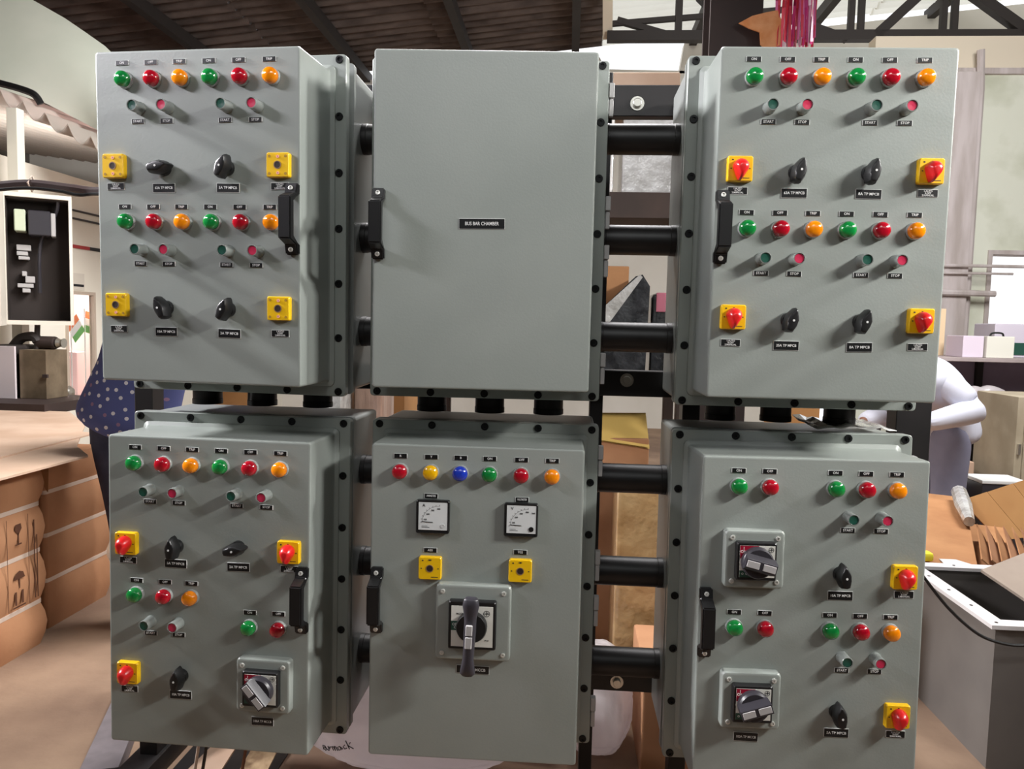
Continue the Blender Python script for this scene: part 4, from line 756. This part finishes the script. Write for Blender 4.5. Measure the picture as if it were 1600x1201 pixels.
for i in range(13):
    t = i / 12; rr = 0.055 * math.sin(PI * min(max(t, 0.03), 0.97)) ** 0.5 * (1 - 0.35 * math.exp(-((t - 0.42) / 0.1) ** 2)); L.append([(-0.13 + 0.28 * t, rr * math.cos(2 * PI * k / 14), 0.05 + rr * 0.9 * math.sin(2 * PI * k / 14)) for k in range(14)])
tag(put('parts_bag', b.loops(L).mesh('parts_bag', M_BAG, 60), None, T(3.10, 4.08, 0.823)), 'lumpy white parts bag lying on the bench top', 'bag')
gc = empty('cream_cabinet', (2.95, 3.1, 0), 'dull cream steel cabinet standing before the workbench', 'cabinet')
put('body', MB().box(-0.26, 0.3, -0.2, 0.25, 0, 0.93, 0.006).mesh('body', mat('dull_cream', (172, 160, 138), 0.6, col2=(146, 134, 112), scale=5, amt=0.8)), gc); put('door_panel', MB().box(-0.22, 0.27, -0.212, -0.2, 0.1, 0.88, 0.004).mesh('door_panel', mat('dull_cream', (172, 160, 138))), gc); put('hinge', MB().box(-0.25, -0.235, -0.215, -0.2, 0.6, 0.66).mesh('hinge', M_ZINC), gc)
tag(put('brown_carton', MB().box(2.36, 2.56, 3.3, 3.6, 0.0, 0.58, 0.008).mesh('brown_carton', M_CARDD)), 'tall brown carton on the floor beside the cream cabinet', 'carton')
tag(put('small_carton', MB().box(2.45, 2.63, 3.2, 3.29, 0.0, 0.5, 0.008).mesh('small_carton', M_CARDP)), 'small pale carton on the floor in front of the tall brown one', 'carton')
for i, (x0, x1, y0, y1, h, lab) in enumerate(((2.27, 2.42, 2.95, 3.15, 0.43, 'white topped box just behind the brown carton sheets'), (2.42, 2.66, 2.70, 2.9, 0.48, 'second, wider white topped box behind the brown carton sheets'))):
    wbk = empty('white_box', ((x0 + x1) / 2, (y0 + y1) / 2, 0), lab, 'box', 'white topped boxes'); cx, cy = (x0 + x1) / 2, (y0 + y1) / 2
    put('body', MB().box(x0 - cx, x1 - cx, y0 - cy, y1 - cy, 0, h - 0.02, 0.004).mesh('body', M_DKGREY), wbk); put('lid', MB().box(x0 - cx - 0.004, x1 - cx + 0.004, y0 - cy - 0.004, y1 - cy + 0.004, h - 0.02, h, 0.004).mesh('lid', M_WHITE), wbk)
# stack of flattened cartons and leaning sheets
b = MB(); z = 0.0; k = 0
pile = empty('cardboard_stack', (1.66, 1.74, 0), 'stack of flattened cartons topped by a pale sheet', 'cardboard', rotz=math.radians(-24))
lm = MB().box(-0.24, 0.36, -0.40, 0.42, 0, 0.049, 0.006, 1).mesh('layer', M_CARD)
while k < 8: put('layer', lm, pile, T(random.uniform(-0.012, 0.012), random.uniform(-0.015, 0.015), k * 0.0495) @ RZ(random.uniform(-1, 1))); k += 1
slab('cardboard_sheet', [(1.30, 1.22), (1.645, 1.22), (2.05, 2.15), (1.62, 2.30)], 0.41, 0.012, M_CARD, 'creased tan cardboard sheet topping the flattened stack', 'cardboard', (0.0, 0.075))
tag(put('bubble_wrap_roll', MB().tube([(1.83, 1.66, 0.49), (1.90, 1.85, 0.51), (1.99, 2.08, 0.53)], [0.022, 0.036, 0.034], 10).mesh('bubble_wrap_roll', M_FILM)), 'pale bubble wrap roll on the edge of the tan sheet', 'bubble wrap')
def lean(name, c, m, t, label, cat, parts=()):
    """board given by four corner points, with thickness t"""
    n = (Vector(c[1]) - Vector(c[0])).cross(Vector(c[3]) - Vector(c[0])).normalized() * t
    b = MB(); b.loops([[tuple(Vector(p)) for p in c], [tuple(Vector(p) + n) for p in c]]); o = tag(put(name, b.mesh(name, m)), label, cat); return o
M_KRAFT = mat('kraft_brown', (190, 142, 88), 0.8, col2=(170, 122, 72), scale=4, amt=0.7)
for i in range(3):
    x0 = 2.0 + 0.115 * i; lean('carton_flap', [(x0 + 0.13, 1.98, 0.33 + 0.02 * i), (x0 + 0.243, 1.98, 0.35 + 0.02 * i), (x0 + 0.113, 2.08, 0.535 + 0.045 * i), (x0, 2.08, 0.49 + 0.045 * i)], M_KRAFT, 0.008, ('first', 'second', 'third')[i] + ' leaning kraft carton panel counted from the bubble wrap roll', 'cardboard')
ORD = ('first', 'second', 'third', 'fourth', 'fifth', 'sixth', 'seventh')
for i in range(7):
    x = 1.665 + 0.036 * i; lean('folded_carton', [(x + 0.055, 1.24, 0.402), (x + 0.255, 1.70, 0.402), (x + 0.215, 1.70, 0.470 - 0.002 * i), (x - 0.0, 1.24, 0.448 - 0.002 * i)], (M_CARD, M_CARDD)[i % 2], 0.005, ORD[i] + ' folded carton edge counted from the tan sheet', 'cardboard')
tag(put('yellow_packet', MB().box(1.455, 1.50, 1.24, 1.29, 0.430, 0.463, 0.01).mesh('yellow_packet', mat('lemon_yellow', (250, 236, 60), 0.6))), 'bright yellow packet on the tan cardboard sheet', 'packet')
slab('paper_slip', [(1.53, 1.23), (1.63, 1.235), (1.60, 1.29), (1.54, 1.29)], 0.4285, 0.002, M_WHITE, 'white paper slip lying on the tan cardboard sheet', 'paper')
# open grey enclosure body on floor
ge = empty('open_enclosure', (1.8, 0.87, 0), 'open grey enclosure body with a drilled white rim on the floor', 'enclosure')
b = MB(); x0, x1, y0, y1, h = 1.385 - 1.8, 2.3 - 1.8, 0.61 - 0.87, 1.17 - 0.87, 0.43
t_ = 0.008
b.box(x0, x1, y0, y0 + t_, 0, h).box(x0, x1, y1 - t_, y1, 0, h).box(x0, x0 + t_, y0 + t_, y1 - t_, 0, h).box(x1 - t_, x1, y0 + t_, y1 - t_, 0, h).box(x0 + t_, x1 - t_, y0 + t_, y1 - t_, 0, t_)
put('shell', b.mesh('shell', mat('grey_primer', (112, 108, 104), 0.45, col2=(98, 94, 92), scale=5, amt=0.6)), ge)
b = MB(); o_, i_ = 0.024, 0.026
b.box(x0 - o_, x1 + o_, y0 - o_, y0 + i_, h, h + 0.012).box(x0 - o_, x1 + o_, y1 - i_, y1 + o_, h, h + 0.012).box(x0 - o_, x0 + i_, y0 + i_, y1 - i_, h, h + 0.012).box(x1 - i_, x1 + o_, y0 + i_, y1 - i_, h, h + 0.012)
rim = put('rim', b.mesh('rim', mat('white_rim', (224, 220, 220), 0.5)), ge)
hm = MB().lathe([(0.005, 0), (0.005, -0.0006), (0, -0.0006)], 10).mesh('rim_hole', M_HOLE)
for i in range(5): put('rim_hole', hm, rim, T(x0, y0 + 0.0 + i * (y1 - y0) / 4, h + 0.0125) @ RX(-90))
for i in range(1, 6): put('rim_hole', hm, rim, T(x0 + i * 0.15, y0, h + 0.0125) @ RX(-90)); put('rim_hole', hm, rim, T(x0 + i * 0.15, y1, h + 0.0125) @ RX(-90))
lean('grey_sheet', [(1.528, 0.98, 0.479), (1.64, 0.80, 0.40), (1.98, 0.95, 0.47), (1.86, 1.14, 0.55)], mat('grey_board', (176, 160, 146), 0.8, col2=(160, 144, 130), scale=8, amt=0.6), 0.010, 'greyish board resting across the open enclosure rim', 'board')
tag(put('plastic_wrapper', MB().box(1.80, 1.90, 1.04, 1.12, 0.535, 0.59, 0.015).mesh('plastic_wrapper', M_FILM)), 'crumpled clear wrapper on the greyish board', 'wrapper')
tag(put('black_cable', MB().tube([(1.03, 0.5, 0.72), (1.10, 0.54, 0.645), (1.153, 0.55, 0.577), (1.225, 0.55, 0.493), (1.304, 0.545, 0.429), (1.379, 0.545, 0.405), (1.45, 0.55, 0.403), (1.6, 0.56, 0.41), (1.8, 0.57, 0.46)], 0.0045, 8, smooth=6).mesh('black_cable', M_BLACKP)), 'thin black cable drooping in front of the open enclosure', 'cable')

# ------------------------------------------------------------------ storage behind the panel
rk = empty('storage_rack', (0.45, 1.35, 0), 'dark storage rack with two shelves behind the panel', 'rack')
M_SHELF = mat('dark_wood_shelf', (62, 46, 38), 0.7, col2=(46, 34, 28), scale=8, amt=0.8)
def rkx(name, x0, x1, y0, y1, z0, z1, m): return put(name, MB().box(x0 - 0.45, x1 - 0.45, y0 - 1.35, y1 - 1.35, z0, z1, 0.002, 1).mesh(name, m), rk)
rkx('shelf', -0.4, 0.56, 1.15, 1.55, 1.66, 1.752, M_SHELF); rkx('shelf', -0.4, 0.56, 1.15, 1.55, 1.03, 1.062, M_SHELF)
for x in (-0.4, 0.52):
    for y in (1.15, 1.51): rkx('post', x, x + 0.04, y, y + 0.04, 0, 1.9, M_SHELF)
tag(put('wrapped_box', MB().box(0.30, 0.49, 1.18, 1.45, 1.752, 2.035, 0.012).mesh('wrapped_box', M_FILM)), 'grey box in crinkled film on the top rack shelf', 'box')
tag(put('wrapped_box', MB().box(0.10, 0.27, 1.18, 1.45, 1.752, 2.06, 0.012).mesh('wrapped_box', mat('bright_film', (236, 232, 228), 0.2, bump=0.8, bscale=24, coat=0.5))), 'bright white film wrapped box on the top rack shelf', 'box')
tag(put('cream_carton', MB().box(0.10, 0.50, 1.22, 1.45, 2.061, 2.19, 0.006).mesh('cream_carton', M_CARDP)), 'pale carton stacked over the film wrapped boxes', 'carton')
tag(put('rack_carton', MB().box(0.16, 0.345, 1.28, 1.5, 1.062, 1.50, 0.004).mesh('rack_carton', M_CARD)), 'orange brown carton standing on the middle rack shelf', 'carton')
b = MB(); b.loops([[(0.20, 1.165, 1.062), (0.405, 1.165, 1.062), (0.413, 1.165, 1.42), (0.385, 1.165, 1.462), (0.36, 1.165, 1.455), (0.235, 1.165, 1.33), (0.20, 1.165, 1.28)], [(0.20, 1.27, 1.062), (0.405, 1.27, 1.062), (0.413, 1.27, 1.42), (0.385, 1.27, 1.462), (0.36, 1.27, 1.455), (0.235, 1.27, 1.33), (0.20, 1.27, 1.28)]])
o = tag(put('wrapped_board', b.mesh('wrapped_board', M_WRAPK)), 'black panel in glossy film with a slanting top on the rack', 'panel')
b = MB(); b.loops([[(0.205, 1.158, 1.285), (0.240, 1.158, 1.335), (0.375, 1.158, 1.462), (0.385, 1.158, 1.452), (0.27, 1.158, 1.285)], [(0.205, 1.165, 1.285), (0.240, 1.165, 1.335), (0.375, 1.165, 1.462), (0.385, 1.165, 1.452), (0.27, 1.165, 1.285)]]); put('silver_edge', b.mesh('silver_edge', M_FILM), o)
tag(put('dark_parcel', MB().box(0.425, 0.50, 1.2, 1.4, 1.062, 1.40, 0.02).mesh('dark_parcel', M_WRAPK)), 'narrow dark parcel beside the glossy black panel', 'parcel')
tag(put('pink_tag', MB().box(0.44, 0.475, 1.192, 1.199, 1.33, 1.40, 0.003).mesh('pink_tag', mat('pink_print', (206, 120, 140), 0.5))), 'small pink sticker on the narrow dark parcel', 'sticker')
# floor stock below
yb = empty('open_carton', (0.33, 1.32, 0), 'brown carton with a yellow flap open on top behind the panel', 'carton')
put('box', MB().box(-0.10, 0.105, -0.12, 0.2, 0, 0.86, 0.006).mesh('box', M_CARDD), yb); put('flap', MB().faces([(-0.1, -0.13, 0.855), (0.105, -0.13, 0.83), (0.10, 0.0, 0.945), (-0.08, 0.0, 0.94)], [(0, 1, 2, 3)]).faces([(-0.1, -0.125, 0.85), (0.105, -0.125, 0.825), (0.10, 0.005, 0.94), (-0.08, 0.005, 0.935)], [(3, 2, 1, 0)]).mesh('flap', mat('yellow_kraft', (206, 172, 96), 0.7)), yb)
tag(put('wrapped_carton', MB().box(0.30, 0.56, 0.85, 1.12, 0.0, 0.74, 0.015).mesh('wrapped_carton', M_WRAPB)), 'tall tan carton in glossy film standing behind the panel gap', 'carton')
tag(put('plain_carton', MB().box(0.36, 0.66, 0.45, 0.78, 0.0, 0.32, 0.008).mesh('plain_carton', M_CARDD)), 'low dark brown carton on the floor behind the panel gap', 'carton')
tag(put('wrapped_carton', MB().box(-0.60, -0.50, 0.9, 1.1, 0.0, 1.86, 0.02).mesh('wrapped_carton', mat('pinkish_wrapped_card', (190, 158, 142), 0.3, col2=(160, 128, 112), scale=14, amt=0.8, bump=0.5, bscale=24, coat=0.5, stretch=(2, 2, 0.4)))), 'tall pinkish wrapped carton behind the bus bar enclosure edge', 'carton')
tag(put('silver_parcel', MB().box(-0.72, -0.61, 0.8, 1.0, 0.0, 1.55, 0.02).mesh('silver_parcel', M_FILM)), 'tall silver film parcel beside the pinkish wrapped carton', 'parcel')
tag(put('kraft_carton', MB().box(-0.90, -0.55, 1.5, 1.8, 0.0, 1.05, 0.006).mesh('kraft_carton', M_KRAFT)), 'kraft carton standing between the two enclosure rows', 'carton')
tag(put('kraft_carton', MB().box(-1.62, -1.38, 1.9, 2.1, 0.0, 1.0, 0.006).mesh('kraft_carton', M_KRAFT)), 'kraft carton near the person in polka dots', 'carton')
tag(put('kraft_carton', MB().box(1.20, 1.40, 2.3, 2.6, 0.0, 0.96, 0.006).mesh('kraft_carton', M_KRAFT)), 'kraft carton near the person in the white shirt', 'carton')
tag(put('white_cabinet', MB().box(-1.3, -0.95, 3.6, 4.0, 0.0, 1.25, 0.01).mesh('white_cabinet', M_CONC)), 'white cabinet standing far behind the panel', 'cabinet')
# film lying on the enclosure with two breaker handles
b = MB(); g = 10; vs = []
for i in range(g + 1):
    for j in range(5): vs.append((0.665 + 0.165 * i / g, 0.03 + 0.19 * j / 4, 1.0605 + 0.018 * abs(noise.noise(Vector((i * 0.7, j * 0.9, 3.1))))))
fs = [(i * 5 + j, (i + 1) * 5 + j, (i + 1) * 5 + j + 1, i * 5 + j + 1) for i in range(g) for j in range(4)]
o = tag(put('film_sheet', b.faces(vs, fs).mesh('film_sheet', M_FILM, 20)), 'crumpled pale film lying on top of the two breaker enclosure', 'film')
sd = o.modifiers.new('thickness', 'SOLIDIFY'); sd.thickness = 0.0015; sd.offset = 1

# ------------------------------------------------------------------ decorations on the column
b = MB(); poly = [(0.743, 2.445), (0.79, 2.468), (0.844, 2.484), (0.886, 2.491), (0.90, 2.45), (0.90, 2.36), (0.86, 2.34), (0.825, 2.36), (0.819, 2.405), (0.78, 2.425)]
b.loops([[(x, 1.44 + 0.012 * math.sin(60 * x), z) for x, z in poly], [(x, 1.446 + 0.012 * math.sin(60 * x), z) for x, z in poly]])
tag(put('orange_pennant', b.mesh('orange_pennant', mat('orange_cloth', (240, 172, 120), 0.75, col2=(222, 142, 80), scale=20, amt=0.8))), 'orange cloth pennant tied to the brown column', 'pennant')
tg = empty('tinsel_garland', (0.97, 1.45, 2.36), 'shiny pink tinsel garland hanging beside the orange pennant', 'garland')
TM = [mat('tinsel_pink', (246, 130, 186), 0.3, metal=0.2), mat('tinsel_pale', (255, 226, 240), 0.3, metal=0.2), mat('tinsel_magenta', (226, 70, 146), 0.3, metal=0.2), mat('tinsel_red', (240, 84, 104), 0.3, metal=0.2)]
for i in range(44):
    x = -0.085 + 0.145 * (i / 43) + random.uniform(-0.004, 0.004); y = random.uniform(-0.03, 0.03); w_ = 0.0062; zt = 1.2; zb = random.uniform(-0.02, 0.03); L = []
    for k in range(9):
        z = zb + (zt - zb) * k / 8; a = k * 1.1 + i; dx = x + 0.004 * math.sin(a); L.append([(dx - w_ * math.cos(a), y - w_ * math.sin(a), z), (dx + w_ * math.cos(a), y + w_ * math.sin(a), z)])
    b = MB(); b.loops(L, False, False, close=False); put('ribbon', b.mesh('ribbon', TM[i % 4 if i > 6 else 3 if i % 2 else 0], 60), tg)

# ------------------------------------------------------------------ white polythene bundle and floor clutter
def bundle(c, sx, sy, sz, seed, label):
    b = MB(); t = bmesh.new(); bmesh.ops.create_icosphere(t, subdivisions=5, radius=1.0)
    for v in t.verts:
        p = v.co.copy(); q = Vector((math.copysign(abs(p.x) ** 0.75, p.x), math.copysign(abs(p.y) ** 1.0, p.y), math.copysign(abs(p.z) ** 0.9, p.z))); p = p + Vector((seed, 0, seed))
        q *= 1 + 0.05 * noise.noise(p * 2.2) + 0.03 * noise.noise(p * 6.0) + 0.012 * noise.noise(p * 15)
        v.co = Vector((q.x * sx, q.y * sy, max(sz + q.z * sz, 0.002)))
    b._merge(t); return tag(put('polythene_bundle', b.mesh('polythene_bundle', M_BAG, 80), None, T(*c)), label, 'bundle')
bag = bundle((-0.27, 0.50, 0.0), 0.38, 0.25, 0.19, 0.0, 'white polythene wrapped bundle with handwriting under the meter enclosure')
bundle((0.235, 0.60, 0.0), 0.11, 0.16, 0.16, 5.0, 'smaller white polythene bundle by the frame post')
# scrawled handwriting on the bundle
from mathutils.bvhtree import BVHTree
bt = BVHTree.FromPolygons([v.co for v in bag.data.vertices], [pl.vertices[:] for pl in bag.data.polygons])
STR = [[(0, .2), (.3, 1.0), (.7, .9), (.8, .2), (.4, 0), (.1, .4), (.5, .7), (.9, .2), (1.1, 0)], [(1.2, 0), (1.3, .8), (1.5, .3), (1.8, .8), (2.0, .7)], [(2.1, 0), (2.2, .8), (2.5, .7), (2.55, 0), (2.7, .8), (3.0, .7), (3.05, 0)], [(3.7, .7), (3.3, .6), (3.35, .1), (3.8, .1), (3.75, .7), (4.1, .1)], [(4.7, .7), (4.3, .5), (4.4, .05), (4.8, .1)], [(5.1, 1.3), (5.15, -.2)], [(5.7, .8), (5.2, .4), (5.8, -.3)]]
bw = MB(); ca, sa = math.cos(math.radians(28)), math.sin(math.radians(28))
for st in STR:
    P = []
    for (u, v) in st:
        u, v = u * 0.019, v * 0.016; X = -0.51 + u * ca - v * sa; Z = 0.10 + u * sa + v * ca
        h = bt.ray_cast(Vector((X - bag.location.x + 0.0, -1.0, Z)), Vector((0, 1, 0)))
        if h[0]: P.append(h[0] + Vector((0, -0.002, 0)))
    if len(P) > 1: bw.tube(P, 0.0013, 5)
put('handwriting', bw.mesh('handwriting', M_INK), bag)['kind'] = 'stuff'
# clutter below the single breaker enclosure
tag(put('rubber_mat', MB().box(-0.95, -0.66, 0.05, 0.5, 0.001, 0.007, 0.001, 1).mesh('rubber_mat', M_BLACKM)), 'black rubber mat on the floor below the single breaker enclosure', 'mat')
lean('cardboard_scrap', [(-0.90, 0.32, 0.012), (-0.80, 0.26, 0.012), (-0.76, 0.32, 0.085), (-0.84, 0.37, 0.07)], M_CARDP, 0.004, 'folded cardboard scrap on the black mat', 'cardboard')
lean('cardboard_scrap', [(-0.745, 0.2, 0.012), (-0.665, 0.2, 0.012), (-0.66, 0.38, 0.06), (-0.74, 0.38, 0.05)], mat('printed_scrap', (176, 150, 116), 0.8, col2=(120, 92, 66), scale=30, amt=0.8), 0.004, 'patterned cardboard scrap leaning next to the polythene bundle', 'cardboard')
for i, (x, c, lab) in enumerate(((-0.775, M_STRAP, 'pale wire hanging below the single breaker enclosure'), (-0.755, M_BLACKP, 'black wire hanging below the single breaker enclosure'), (-0.655, mat('brown_wire', (120, 76, 50), 0.5), 'brown wire hanging below the single breaker enclosure'))):
    tag(put('hanging_wire', MB().tube([(x + 0.03, 0.10, 0.345), (x + 0.015, 0.11, 0.22), (x - 0.01, 0.12, 0.10), (x - 0.04, 0.13, 0.012)], 0.004, 6, smooth=5).mesh('hanging_wire', c)), lab, 'wire', 'wires below the single breaker enclosure')
